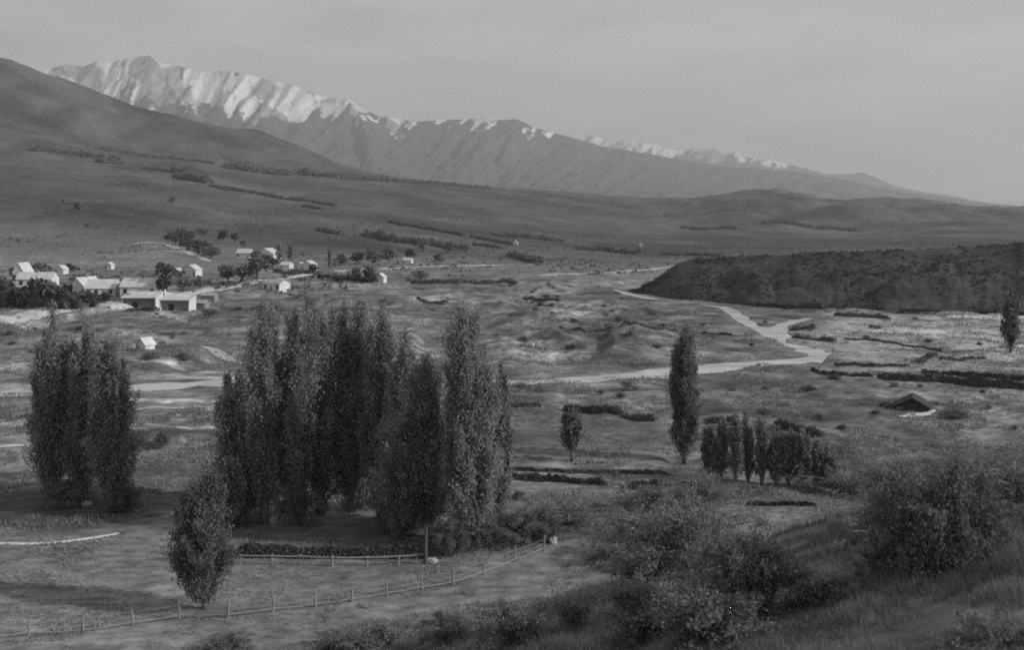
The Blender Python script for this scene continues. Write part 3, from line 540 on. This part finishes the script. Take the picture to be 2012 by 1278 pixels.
HEDGES = [
 ([(-140, 598), (0, 601), (90, 604), (165, 606)], 50, 'great dark clipped hedge in front of the white village houses', 1.1, 'darkleaf'),
 ([(60, 296), (150, 306), (205, 314)], 10, 'long dark shelter belt high on the hillside', 1.5, 'darkleaf'), ([(196, 320), (234, 322)], 17, 'thick dark end of the highest shelter belt', 1.5, 'darkleaf'),
 ([(342, 338), (366, 346)], 14, 'short dark belt at the kink of the middle slope', 1.5, 'darkleaf'), ([(346, 350), (380, 356), (410, 362)], 15, 'dark belt just below the kinked short belt', 1.5, 'darkleaf'), ([(412, 366), (450, 376)], 5, 'thin tail of the kinked belt on the middle slope', 1.5, 'hedge'),
 ([(280, 332), (335, 338)], 7, 'faint belt leading to the kinked short belt', 1.5, 'hedge'), ([(200, 294), (330, 312), (420, 322)], 7, 'faint grey belt along the top of the terrace', 2, 'hedge'),
 ([(440, 330), (500, 338), (568, 344)], 14, 'grey wood strip along the terrace rim', 2.2, 'hedge'), ([(588, 342), (660, 350), (760, 356)], 12, 'second wood strip along the terrace rim, farther on', 2.2, 'hedge'), ([(770, 356), (850, 362), (960, 372)], 7, 'thin last strip of wood along the terrace rim', 2.2, 'hedge'),
 ([(420, 366), (500, 380), (560, 392)], 7, 'grey hedge slanting down the open slope', 1.5, 'hedge'), ([(565, 392), (660, 406)], 7, 'hedge on the slope below the terrace wood', 1.5, 'hedge'), ([(596, 406), (632, 412)], 6, 'short dark hedge by the pale slope scar', 1.5, 'darkleaf'),
 ([(626, 454), (672, 462)], 9, 'dark hedge above the belt of the far flats', 1.5, 'hedge'), ([(718, 464), (780, 476), (836, 482)], 14, 'thick dark wood edge above the far belt', 1.8, 'darkleaf'), ([(836, 478), (900, 492)], 12, 'continuing wood edge running down toward the flats', 1.8, 'hedge'),
 ([(764, 438), (850, 452), (912, 464)], 6, 'thin dark hedge line crossing the far plain', 1.5, 'darkleaf'), ([(925, 466), (1010, 482)], 6, 'hedge line past the tiny white cottage on the plain', 1.5, 'darkleaf'), ([(930, 482), (985, 490)], 7, 'short hedge under the thin plain hedge', 1.5, 'darkleaf'),
 ([(1000, 503), (1030, 511), (1060, 518)], 10, 'dark hedge ending the low far terrace', 1.5, 'darkleaf'), ([(960, 462), (1050, 470), (1110, 476)], 9, 'broad grey wood on the far plain', 2.5, 'hedge'), ([(1130, 490), (1200, 494), (1260, 500)], 11, 'grey wood low on the plain behind the dark hill', 2.5, 'hedge'), ([(1300, 500), (1420, 506)], 6, 'thin grey hedge above the dark hill crest', 2, 'hedge'),
 ([(1500, 440), (1600, 450), (1690, 456)], 8, 'grey belt across the far rolling slope', 2.5, 'hedge'), ([(1340, 448), (1450, 452)], 5, 'faint belt on the far slope above the dark hill', 2.5, 'hedge'),
 ([(615, 546), (680, 551), (738, 555)], 9, 'dark hedge along the field beyond the white end-wall house', 1.3, 'darkleaf'), ([(800, 552), (880, 556), (1010, 556)], 9, 'long low hedge across the middle flats', 1.3, 'hedge'), ([(540, 536), (610, 538)], 9, 'dark hedge under the bright white huts', 1.3, 'darkleaf'), ([(1030, 588), (1100, 593)], 7, 'short scrub hedge on the flats above the scarps', 1.3, 'hedge'),
 ([(820, 586), (880, 596)], 6, 'thin dark hedge reaching the thick poplar top', 1.2, 'hedge'), ([(1060, 602), (1085, 600)], 8, 'dark bush line on top of the pale scarp', 1.2, 'darkleaf'), ([(1110, 809), (1160, 811), (1222, 816)], 17, 'thick dark hedge at the head of the dark field', 1.2, 'darkleaf'), ([(1224, 822), (1288, 828)], 14, 'greyer hedge continuing the field head hedge', 1.2, 'hedge'),
 ([(1004, 800), (1060, 799)], 8, 'low hedge by the thick poplar and the dark field', 1.2, 'hedge'), ([(1388, 832), (1462, 838)], 14, 'dark hedge behind the start of the orchard row', 1.2, 'darkleaf'), ([(1520, 842), (1570, 850), (1614, 858)], 16, 'dark hedge behind the end of the orchard row', 1.2, 'darkleaf'),
 ([(1728, 745), (1850, 752), (2012, 766), (2200, 780)], 17, 'long thick black hedge across the bright flats', .9, 'darkleaf'), ([(1812, 733), (1900, 741), (2012, 748), (2200, 760)], 10, 'thinner dark hedge parallel to the long black hedge', 1.0, 'darkleaf'), ([(1596, 728), (1640, 738), (1712, 740)], 7, 'low dark hedge by the river elbow', 1.2, 'darkleaf'),
 ([(1640, 717), (1720, 720), (1785, 721)], 5, 'thin hedge beyond the river elbow', 1.2, 'hedge'), ([(1808, 712), (1840, 702)], 9, 'short slanting dark hedge over the twin hedges', 1.2, 'darkleaf'), ([(1848, 707), (1935, 706)], 6, 'low hedge before the bright flats', 1.2, 'hedge'), ([(1640, 620), (1748, 628)], 8, 'dark hedge under the foot of the dark hill', 1.3, 'hedge'),
 ([(1500, 604), (1545, 608), (1620, 609)], 10, 'scrub line at the foot of the dark hill', 1.3, 'darkleaf'), ([(1556, 652), (1600, 646)], 9, 'dark scrub edge inside the river elbow', 1.3, 'darkleaf'), ([(1560, 665), (1640, 672)], 9, 'dark scrub patch beside the river neck', 1.5, 'hedge'), ([(1660, 668), (1850, 692)], 4, 'thin dark fence-like hedge across the bright flats', .8, 'shrub'),
 ([(985, 944), (1080, 946), (1190, 954)], 14, 'dark ditch hedge at the near side of the dark field', 1.0, 'darkleaf'), ([(1000, 924), (1110, 930), (1310, 934)], 7, 'low scrubby line along the near field', .8, 'shrub'), ([(1240, 960), (1310, 968)], 18, 'dark scrub hedge between the field and the bushes', 1.1, 'darkleaf'),
 ([(466, 1092), (600, 1094), (740, 1094), (832, 1094)], 20, 'broad dark hedge added in place of shade below the central poplars', 2.2, 'darkleaf'),  # added hedge, stands in for the shade band along the paddock
 ([(1470, 994), (1600, 996)], 7, 'dark bank hedge below the orchard row', 1.0, 'darkleaf'), ([(1100, 644), (1240, 640), (1330, 652)], 4, 'thin hedge crossing the flats to the slim poplar', .8, 'shrub'), ([(1380, 656), (1440, 660)], 4, 'thin hedge past the slim poplar toward the river', .8, 'shrub'), ([(250, 612), (300, 612)], 8, 'low weeds along the first long shed', 1.0, 'hedge'),
]
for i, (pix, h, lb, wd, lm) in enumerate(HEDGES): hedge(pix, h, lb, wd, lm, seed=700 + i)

# ------------------------------------------------------------------ buildings
def house(label, px, by, w, dp, wh, rh, rz, wallm='white', roofm='whiteroof', ridge='x', windows=0, door=True, chimney=False, name='house', cat='house', over=.25):
    p = hit(px, by); p.z -= .15; t = thing(name, label, cat, p, math.radians(rz), 'buildings of the valley')
    a, b = w / 2, dp
    if ridge == 'x': prof = [(0, 0), (b, 0), (b, wh), (b / 2, wh + rh), (0, wh)]; L = (-a, a); f = lambda u, s: (s, u[0], u[1])
    else: prof = [(-a, 0), (a, 0), (a, wh), (0, wh + rh), (-a, wh)]; L = (0, b); f = lambda u, s: (u[0], s, u[1])
    V = [f(u, L[0]) for u in prof] + [f(u, L[1]) for u in prof]
    Fc = [(0, 1, 2, 3, 4), (9, 8, 7, 6, 5)] + [(i, i + 5, (i + 1) % 5 + 5, (i + 1) % 5) for i in (0, 1, 4)]
    mesh('wall', V, Fc, M[wallm], t)
    th = .12; e = over; l0, l1 = L[0] - e, L[1] + e; n1, rg, n2 = prof[2], prof[3], prof[4]
    def out(q): k = e / max(.3, abs(q[0] - rg[0])); return (q[0] + (q[0] - rg[0]) * k, q[1] + (q[1] - rg[1]) * k + .03)
    A, Bv, Cv = out(n1), (rg[0], rg[1] + .03), out(n2); A2, B2, C2 = ((q[0], q[1] + th) for q in (A, Bv, Cv))
    ring = [A, Bv, Cv, C2, B2, A2]; V = [f(u, l0) for u in ring] + [f(u, l1) for u in ring]
    Fc = [(i, (i + 1) % 6, (i + 1) % 6 + 6, i + 6) for i in range(6)] + [(0, 5, 4, 1), (1, 4, 3, 2), (6, 7, 10, 11), (7, 8, 9, 10)]
    roof = mesh('roof', V, Fc, M[roofm], t)
    if chimney:
        zc = wh + rh; o = join([box(-.35, .35, b / 2 - .35, b / 2 + .35, zc - .5, zc + 1.0), box(-.42, .42, b / 2 - .42, b / 2 + .42, zc + 1.0, zc + 1.15)]); mesh('chimney', o[0], o[1], M['boards'], roof)
    xs = np.linspace(-a * .72, a * .72, windows + (1 if door else 0)) if windows + door else []
    for k, x in enumerate(xs):
        if door and k == len(xs) // 2:
            o = box(x - .45, x + .45, -.05, .02, .15, min(2.1, wh * .85)); dr = mesh('door', o[0], o[1], M['boards'], t); o = box(x + .28, x + .36, -.09, -.05, 1.0, 1.1); mesh('handle', o[0], o[1], M['dark'], dr)
        else:
            z0, z1 = wh * .38, wh * .80; fr = join([box(x - .62, x + .62, -.06, .0, z1, z1 + .1), box(x - .62, x + .62, -.06, .0, z0 - .1, z0), box(x - .62, x - .52, -.06, 0, z0, z1), box(x + .52, x + .62, -.06, 0, z0, z1)])
            wn_ = mesh('window', fr[0], fr[1], M['wood'], t); o = box(x - .52, x + .52, -.03, .02, z0, z1); mesh('pane', o[0], o[1], M['glass'], wn_)
    return t
def shed(label, px, by, w, dp, hf, hb, rz):
    """open-fronted long shed with a single pale sloping roof and pale end walls"""
    p = hit(px, by); p.z -= .1; t = thing('shed', label, 'shed', p, math.radians(rz), 'buildings of the valley'); a = w / 2
    o = join([box(-a + .3, a - .3, .5, .65, 0, hf - .15)]); mesh('front_wall', o[0], o[1], M['boards'], t)
    for s in (-1, 1):
        x0, x1 = (-a, -a + .3) if s < 0 else (a - .3, a)
        V = [(x0, -.1, 0), (x1, -.1, 0), (x1, dp, 0), (x0, dp, 0), (x0, -.1, hf), (x1, -.1, hf), (x1, dp, hb), (x0, dp, hb)]; mesh('end_wall', V, box(0, 1, 0, 1, 0, 1)[1], M['white'], t)
    V = [(-a - .25, -.5, hf - .12), (a + .25, -.5, hf - .12), (a + .25, dp + .3, hb + .08), (-a - .25, dp + .3, hb + .08)]; V += [(x, y, z + .28) for x, y, z in V]; mesh('roof', V, box(0, 1, 0, 1, 0, 1)[1], M['whiteroof'], t)
    o = box(-a + .3, a - .3, dp - .2, dp - .05, 0, hb - .1); mesh('back_wall', o[0], o[1], M['boards'], t)
    for k in range(3):
        x = -a + w * (k + 1) / 4; o = box(x - .09, x + .09, .3, .48, 0, hf - .14); mesh('post', o[0], o[1], M['wood'], t)
    o = box(-a * .45, -a * .1, .44, .5, .1, 2.0); mesh('door', o[0], o[1], M['dark'], t)
    return t
shed('longer open white-roofed shed with a dark front by the road', 273, 606, 10.4, 6, 3.2, 4.4, -3)
shed('shorter white-roofed shed with a bright end wall and dark front', 343, 611, 8.8, 5.5, 3.2, 4.0, -4)
house('small dark-fronted shed with a narrow bright end beside the sheds', 389, 610, 4.2, 4, 2.2, .7, -6, 'boards', 'greyroof', 'x', 0, True, name='shed', cat='shed')
house('tiny shed with one bright end beyond the shorter white shed', 408, 594, 4.4, 4, 2.2, .7, -6, 'boards', 'greyroof', 'x', 0, True, name='shed', cat='shed')
house('long low white house with a bright roof behind the hedge', 66, 566, 12.5, 6, 3.2, 2.2, -3, 'white', 'whiteroof', 'x', 3, True, True)
house('tall narrow white gabled house at the end of the long house', 36, 562, 4.2, 7, 5.0, 3.2, -4, 'white', 'whiteroof', 'y', 1, False)
house('white house with a steep gable above the end of the hedge', 150, 580, 6.5, 9, 2.8, 3.0, -18, 'white', 'whiteroof', 'y', 1, True, True)
house('low white house with a broad bright roof in mid village', 196, 582, 9.5, 8, 2.6, 2.6, 4, 'white', 'whiteroof', 'x', 3, True)
house('large white house with dark windows beside the dark conifer', 272, 584, 12.0, 8, 3.4, 2.6, -2, 'white', 'whiteroof', 'x', 2, True, True)
house('small white lean-to house joining the two white roofs', 236, 580, 5, 6, 2.2, 1.8, -8, 'white', 'whiteroof', 'y', 1, False)
house('tiny white cottage on its own behind the great hedge', 116, 540, 4.0, 4, 2.4, 1.6, -10, 'white', 'whiteroof', 'y', 1, False)
house('tiny white hut on the grass slope above the village', 212, 529, 3.2, 3, 2.0, 1.2, -10, 'white', 'whiteroof', 'y', 0, True, name='hut', cat='hut')
house('small white cottage with a dark side just past the conifer', 371, 543, 6.5, 5, 2.8, 2.0, -16, 'white', 'whiteroof', 'y', 1, True)
house('little pale hut between the conifer and the small cottage', 345, 544, 4.0, 4, 2.2, 1.4, -10, 'boards', 'whiteroof', 'y', 0, True, name='hut', cat='hut')
house('dark-fronted house with one bright white end wall by the road', 533, 574, 7.5, 6, 3.2, 1.3, -28, 'white', 'greyroof', 'x', 2, True)
house('white farm cottage up the slope above the round trees', 477, 509, 8, 6, 3.4, 2.2, -10, 'white', 'whiteroof', 'x', 1, True)
house('pale farmhouse with a long roof behind the roadside clump', 519, 512, 12, 8, 3.6, 3.2, -20, 'white', 'whiteroof', 'y', 1, True)
house('first of two bright white huts below the thin far poplars', 588, 532, 4.6, 5, 2.4, 1.6, -20, 'white', 'whiteroof', 'y', 0, True, name='hut', cat='hut')
house('larger rounder bright white hut of the pair below the poplars', 602, 532, 6.0, 5, 3.0, 1.8, -20, 'white', 'whiteroof', 'y', 0, True, name='hut', cat='hut')
house('small white shed between the far poplars and white huts', 559, 529, 5.0, 5, 2.2, 1.4, -14, 'white', 'whiteroof', 'x', 0, True, name='shed', cat='shed')
house('low white hut alone on the flats beside two round trees', 745, 556, 3.4, 3.5, 2.2, 1.4, -14, 'white', 'whiteroof', 'y', 0, True, name='hut', cat='hut')
house('tiny white hut under the dark pointed tree', 799, 518, 5, 4, 2, 1.2, -14, 'white', 'whiteroof', 'x', 0, True, name='hut', cat='hut')
house('tiny white cottage in the gap of the plain hedge line', 1012, 483, 4.4, 4, 2.6, 2, -10, 'white', 'whiteroof', 'y', 0, True)
house('speck of a white cottage on the plain above the dark hill', 1258, 485, 4, 4, 2.6, 1.8, -10, 'white', 'whiteroof', 'y', 0, True)
house('white-walled hut with a bright roof slope on the hummocky flats', 277, 690, 2.2, 2.6, 1.35, 1.15, -24, 'white', 'whiteroof', 'y', 0, True, name='hut', cat='hut')
house('dark thatched shed with a low spreading roof on the flats', 1792, 806, 4.6, 4, .55, 1.25, -22, 'thatch', 'thatch', 'y', 0, True, name='shed', cat='shed', over=.4)

# ------------------------------------------------------------------ fences of the near paddock
def fence(label, pix, hpost, rails, post_at=None, wob=3):
    P = [hit(*q) for q in pix]; org = P[0]; t = thing('fence', label, 'fence', org, 0, 'paddock fences'); rr = random.Random(len(label))
    for q in P:
        h = hpost * rr.uniform(.9, 1.1); dx, dy = rr.uniform(-.13, .13), rr.uniform(-.1, .1); h *= rr.uniform(.85, 1.1); q = q - org
        o = tube([(q.x, q.y, q.z - .3), (q.x + dx * .5, q.y + dy * .5, q.z + h * .5), (q.x + dx, q.y + dy, q.z + h)], [.085, .08, .07], 7); mesh('post', o[0], o[1], M['wood'], t)
    for z, r in rails:
        pts = [];
        for a, b in zip(P, P[1:]):
            for k in range(4): q = a + (b - a) * k / 4 - org; pts.append((q.x, q.y, q.z + z - .04 * math.sin(math.pi * k / 4)))
        q = P[-1] - org; pts.append((q.x, q.y, q.z + z)); o = tube(pts, [r] * len(pts), 5); mesh('rail' if r > .03 else 'wire', o[0], o[1], M['wood'], t)
fence('rail fence along the far side of the paddock by the poplars', [(470, 1110), (533, 1111), (590, 1112), (652, 1114), (720, 1114), (782, 1112), (838, 1108)], .85, [(.72, .075), (.35, .03)])
fence('near post fence with one pale rail crossing below the young poplar', [(-60, 1262), (55, 1252), (163, 1246), (262, 1230), (352, 1217), (447, 1215), (536, 1204), (620, 1194), (690, 1184), (760, 1172), (830, 1160), (890, 1150), (950, 1130), (1010, 1106), (1068, 1084)], 1.15, [(.95, .018), (.55, .018), (.22, .05)])

# ------------------------------------------------------------------ shrubs
def shrub_parts(W, H, seed, n, leaf, stems=14, arch=.35):
    """loose sprawling shrub: bowed stems, each with twigs that carry small leaf sprays"""
    g = np.random.default_rng(seed); parts, C = [], []; per = n / (stems * 9)
    for k in range(stems):
        az = g.uniform(0, 6.283); r = W * .5 * g.uniform(.3, 1.12); hh = H * g.uniform(.45, 1.02) * (1 - .38 * min(1, r / W * 2) ** 2)
        top = np.array([math.cos(az) * r, math.sin(az) * r, hh]); mid = np.array([top[0] * .42, top[1] * .42, hh * g.uniform(.72, .95)]); end = top + [math.cos(az) * W * .07, math.sin(az) * W * .07, -H * arch * g.uniform(.1, .5)]
        parts.append(tube([(.06 * W * math.cos(az), .06 * W * math.sin(az), -.2), mid, top, end], [.014 * H + .014, .011 * H + .010, .008 * H, .005], 5))
        for j in range(9):
            u = g.uniform(.12, 1.0); q = mid * (u / .5) * [1, 1, 1] if u < .5 else mid + (end - mid) * ((u - .5) / .5)
            e = q + g.normal(size=3) * [W * .10, W * .10, H * .09]; e[2] = max(.03, e[2]); m = int(per * g.choice([.25, .6, 1.0, 1.9])); sp = g.uniform(.5, 1.25)
            if j % 2 == 0: parts.append(tube([q, (q + e) / 2 + [0, 0, .03 * H], e + (e - q) * .5], [.006 * H, .004 * H, .003], 4))
            C.append(q + (e - q) * g.beta(2, 1.2, (m, 1)) * 1.4 + g.normal(size=(m, 3)) * [W * .042 * sp, W * .042 * sp, H * .045 * sp])
    for k in range(stems):
        az = g.uniform(0, 6.283); rr = W * .5 * g.uniform(.2, .95); m = int(n * .2 / stems); sp = g.uniform(.4, 1.4)
        C.append(np.array([math.cos(az) * rr, math.sin(az) * rr, H * g.uniform(.03, .22)]) + g.normal(size=(m, 3)) * [W * .06 * sp, W * .06 * sp, H * .06 * sp])
    C = np.concatenate(C); C = C[C[:, 2] > -.1]
    return join(parts), leaves(C, leaf, g)
SH = {}
for k, (W_, H_, n_, lf, st, mk) in {'thicket': (3.6, 2.6, 17000, .06, 20, 'shrub'), 'arching': (3.8, 2.7, 9000, .062, 17, 'paleleaf'), 'low': (2.8, 1.2, 9500, .052, 16, 'shrub'), 'dark': (3.7, 3.0, 26000, .062, 24, 'hedge')}.items():
    SH[k] = (W_, H_, shrub_parts(W_, H_, 900 + len(k), n_, lf, st), M[mk], [])
def shrub(kind, label, px, by, h, w, rz=0, group='shrubs of the near hillside'):
    W_, H_, g_, m, made = SH[kind]; p = hit(px, by); s = pxm(p); sc = (w / s / W_, w / s / W_, h / s / H_)
    if not made:
        o = plant('shrub', 'shrub', label, p, rz, g_[0], g_[1], M['bark'] if kind == 'arching' else M['barkd'], m, ('stem', 'foliage'), group); o.scale = sc; made.append(o)
    else: o = copy_thing(made[0], p, rz, sc, label, group)
SHRUBS = [
 ('arching', 'tall open shrub with pale bowed branches at the slope crest', 1345, 1130, 200, 230), ('arching', 'pale arching shrub reaching over the bowed-branch shrub foot', 1430, 1160, 120, 170), ('thicket', 'dark dense shrub mid-slope under the pale bowed branches', 1480, 1215, 210, 230), ('thicket', 'large dark shrub on the lower slope with speckled leaves', 1380, 1275, 150, 250),
 ('low', 'low shrub at the foot of the bare near slope', 1600, 1190, 70, 120), ('arching', 'broad pale shrub in front of the great dark shrub', 1715, 1075, 90, 170), ('low', 'small dark shrub tucked under the broad pale shrub', 1735, 1140, 90, 110),
 ('dark', 'great dark shrub filling the upper hillside', 1850, 1118, 240, 250), ('dark', 'dark shrub joining the great dark shrub on its outer side', 1915, 1085, 170, 130), ('thicket', 'grey shrub on the skyline above the great dark shrub', 1770, 985, 90, 200), ('thicket', 'shrub behind the great dark shrub toward the twin hedges', 1905, 985, 90, 220), ('arching', 'pale shrub at the outer edge beside the slope shoulder', 1990, 1000, 130, 180),
 ('arching', 'pale grey shrub spreading under the orchard row', 1660, 970, 60, 170), ('arching', 'grey scrub shrub sloping to the field corner', 1265, 1060, 70, 190), ('low', 'flat scrub shrub under the slope crest', 1230, 1105, 60, 150), ('thicket', 'bushy shrub below the crest with white-tipped leaves', 1265, 1165, 110, 170),
 ('thicket', 'dark shrub low on the near slope by the speckled shrub', 1255, 1262, 140, 170), ('low', 'ragged shrub on the lower edge of the grassy slope', 1010, 1272, 90, 150), ('low', 'low dark shrub near the bottom below the paddock fence', 740, 1285, 60, 170), ('low', 'low dark shrub beside the lowest fence-side shrub', 660, 1290, 50, 120), ('low', 'small grassy shrub lower down the open slope', 880, 1270, 60, 120), ('low', 'tiny shrub at the bottom corner under the near fence', 450, 1282, 40, 100),
 ('dark', 'undergrowth shrub at the foot of the thick end poplar', 880, 1088, 80, 90), ('thicket', 'undergrowth shrub beside the thin drooping poplar', 955, 1075, 70, 100), ('thicket', 'undergrowth shrub past the thin drooping poplar', 1015, 1066, 80, 100), ('dark', 'dark thorny shrub at the end of the poplar undergrowth', 1065, 1062, 75, 80), ('arching', 'grey shrub behind the poplar undergrowth', 1120, 1030, 55, 140), ('thicket', 'bushy shrub at the near corner of the dark field', 1300, 1000, 55, 130), ('arching', 'pale twiggy shrub below the slim poplar', 1370, 985, 70, 130),
 ('thicket', 'leafy base shrub under the pale-trunk poplar', 585, 1030, 110, 90), ('dark', 'dark shrub at the outer foot of the central poplars', 455, 1032, 110, 110), ('arching', 'light shrub in the gap between the central poplar trunks', 705, 1002, 70, 90), ('dark', 'dark shrub filling the inner shade of the clump', 790, 1040, 120, 110), ('thicket', 'shrub at the foot of the separate poplar clump', 130, 990, 60, 110), ('dark', 'dark shrub beside the shaded poplar of the separate clump', 240, 1003, 70, 70),
 ('low', 'rounded dark shrub on the hummocky flats near the hut', 361, 708, 18, 34), ('low', 'dark low shrub directly below the white-walled hut', 298, 704, 15, 36), ('dark', 'dark conical shrub on the shingle flats between the clumps', 318, 876, 34, 30), ('dark', 'dark bush beside the gravel strip and thatched shed', 1872, 820, 16, 66), ('dark', 'dark small bush on the other side of the thatched shed', 1745, 802, 14, 34), ('dark', 'dark bush at the bank by the long low mound', 1640, 746, 12, 26), ('low', 'dark scrub patch beside the pale scar on the flats', 1030, 672, 14, 26),
 ('dark', 'shadowed dark shrub hanging over the slope bottom', 1130, 1235, 70, 60), ('low', 'dark tufted shrub at the last bottom corner', 1960, 1295, 90, 220),
]
for i, a in enumerate(SHRUBS): shrub(*a, rz=i * 2.1)
rr = random.Random(11); k = 0; used = 0
zones = [(20, 470, 640, 720, 14), (260, 470, 850, 930, 4), (20, 480, 600, 660, 7), (1010, 1320, 560, 700, 24), (600, 1100, 560, 610, 8), (1380, 1600, 610, 690, 7), (1660, 1990, 625, 720, 8), (1390, 2000, 760, 850, 14), (1010, 1310, 755, 790, 5), (1000, 1400, 970, 1040, 9), (0, 300, 690, 760, 7)]
for x0, x1, y0, y1, n in zones:
    for _ in range(n):
        px, py = rr.uniform(x0, x1), rr.uniform(y0, y1); h = rr.uniform(.5, 1.1); p = hit(px, py); s = pxm(p)
        if poly_dist(np.array([p.x]), np.array([p.y]), RIV_W)[0] < 2: continue
        shrub(rr.choice(['low', 'low', 'dark']), 'low dark scrub bush dotted on the rough valley flats', px, py, h * s, h * s * rr.uniform(1.4, 2.6), rr.uniform(0, 6), group='scrub bushes dotted over the flats')

# rocks
def rock(label, px, by, w, h, seed):
    p = hit(px, by); s = pxm(p); g = np.random.default_rng(seed); V, Fc = [], []
    for i in range(7):
        th = math.pi * i / 6
        for j in range(10):
            q = 2 * math.pi * j / 10; r = 1 + g.normal(0, .09); V.append((math.cos(q) * math.sin(th) * r * w / s / 2, math.sin(q) * math.sin(th) * r * w / s / 2, (math.cos(th) * .8 + .35) * h / s * .8 * r))
    for i in range(6):
        for j in range(10): Fc.append((i * 10 + j, i * 10 + (j + 1) % 10, (i + 1) * 10 + (j + 1) % 10, (i + 1) * 10 + j))
    tag(mesh('rock', V, Fc, M['rock'], loc=p), label, 'rock', 'pale rocks')
rock('pale rock at the foot of the separate poplar clump', 170, 994, 22, 9, 1); rock('bright rounded rock behind the young poplar', 342, 1014, 20, 10, 2); rock('pale rock on the near slope by the poplar undergrowth', 1086, 1068, 20, 14, 3); rock('pale rock at the base of the trunk post', 850, 1106, 24, 9, 4)
p = hit(836, 1110); o = tube([(0, 0, -.3), (.02, 0, 1.4), (.05, .03, 2.9)], [.16, .14, .1], 8); tag(mesh('post', o[0], o[1], M['barkd'], loc=p), 'dark upright post at the foot of the thick poplar', 'post')

# ------------------------------------------------------------------ grass: uncountable, one object for the near slope, one for the flats
def blades(P, h, w, g, per=3):
    n = len(P); P = np.repeat(P, per, 0); h = np.repeat(h, per) * g.uniform(.5, 1.2, n * per); az = g.uniform(0, 6.283, n * per); ln = g.uniform(.1, .7, n * per)
    wv = np.repeat(w, per); d = np.stack([np.cos(az), np.sin(az), 0 * az], 1); sd = np.stack([-np.sin(az), np.cos(az), 0 * az], 1)
    P = P + g.normal(0, .06, (n * per, 3)) * [1, 1, 0] * (wv[:, None] * 14)
    top = P + d * (ln * h)[:, None] + np.array([0, 0, 1]) * h[:, None]
    V = np.stack([P - sd * wv[:, None], P + sd * wv[:, None], top], 1).reshape(-1, 3); V[:, 2] -= .02
    return V, np.arange(3 * n * per).reshape(-1, 3)
g = np.random.default_rng(5)
def scatter(n, x0, x1, d0, d1):
    px = g.uniform(x0, x1, n); d = np.exp(g.uniform(math.log(d0), math.log(d1), n)); x = (px - W0 / 2) / F * d; return x, d
x, d = scatter(150000, -200, 2250, 13, 84); keep = (near_hill(x, d) > .15) & (vnoise(x / 1.3, d / 1.6, 61) + .5 * vnoise(x / 4, d / 5, 63) > .45); x, d = x[keep], d[keep]
hh = (.10 + .42 * vnoise(x / 1.3, d / 1.6, 61) ** 1.8) * (1 + .6 * vnoise(x / 6, d / 6, 65)); V, Fc = blades(np.stack([x, d, height(x, d)], 1), hh, .004 + d * .00022, g, 3)
tag(mesh('grass', V, Fc, M['grass']), 'long rough grass covering the near hillside', 'grass', kind='stuff')
x, d = scatter(230000, -100, 2110, 66, 360); hill = near_hill(x, d) < .3; px = px_of(x, d); py = HZ + CAMZ / d * F
calm = (px < 250) & (py > 955) & (py < 1050) & (g.random(len(px)) < .75) | (px > 1000) & (px < 1320) & (py > 815) & (py < 905) | (px < 900) & (py > 1085)  # first term thins tufts over the painted poplar shade
keep = hill & (vnoise(x / 5, d / 7, 67) + .35 * vnoise(x / 1.5, d / 2, 68) > .62) & (~calm | (g.random(len(x)) < .6)); x, d = x[keep], d[keep]
far = poly_dist(x, d, RIV_W) > 1.2; x, d = x[far], d[far]
V, Fc = blades(np.stack([x, d, height(x, d)], 1), (.16 + .5 * vnoise(x / 3, d / 4, 69) ** 2) * np.where(d < 98, .5, 1), .010 + d * .00026, g, 4)
tag(mesh('tussock_grass', V, Fc, M['tuss']), 'tussock grass dotting the rough valley flats', 'grass', kind='stuff')

def clumps(P, size, n, name, label, mk):
    q = np.repeat(P, n, 0); sz = np.repeat(size, n); q = q + g.normal(size=q.shape) * sz[:, None] * [.34, .34, .22]; q[:, 2] += sz * .18
    V, Fc = leaves(q, 1.0, g); c = V.reshape(-1, 4, 3); m_ = c.mean(1, keepdims=True); c = m_ + (c - m_) * (sz * .55)[:, None, None]
    tag(mesh(name, c.reshape(-1, 3), Fc, M[mk]), label, 'scrub', kind='stuff')
fi = g.integers(0, 420, 5200); ti = np.minimum(g.integers(0, 62, 5200), np.where(g.random(5200) < .3, 4, 99)); cl_ = vnoise(fi / 16, ti / 9, 75) > .42
clumps(BLUFF[fi, ti][cl_], g.uniform(.35, .95, cl_.sum()), 8, 'scrub', 'dark scrub speckling the face of the dark hill', 'scrub')
x, d = scatter(9000, -100, 2110, 380, 1700); k_ = vnoise(x / 45, d / 110, 77) + .3 * vnoise(x / 12, d / 20, 78) > .72; x, d = x[k_], d[k_]
k_ = poly_dist(x, d, RIV_W) > 2; x, d = x[k_], d[k_]
clumps(np.stack([x, d, height(x, d)], 1), g.uniform(.6, 1.6, len(x)) * (1 + d / 1600), 7, 'scrub', 'grey scrub scattered over the far flats and lower slopes', 'hedge')

# ------------------------------------------------------------------ the valley's haze
V, Fc = box(-16000, 16000, -60, 20500, -400, 2100)
m = bpy.data.materials.new('valley_haze'); m.use_nodes = True; n, l = m.node_tree.nodes, m.node_tree.links; n.remove(n['Principled BSDF'])
pv = n.new('ShaderNodeVolumePrincipled'); pv.inputs['Color'].default_value = G(.95); pv.inputs['Density'].default_value = 7.2e-5; pv.inputs['Anisotropy'].default_value = .2; l.new(pv.outputs[0], n['Material Output'].inputs['Volume'])
hz = mesh('haze', V, Fc, m); tag(hz, 'thin pale haze filling the valley air', 'haze', kind='stuff')
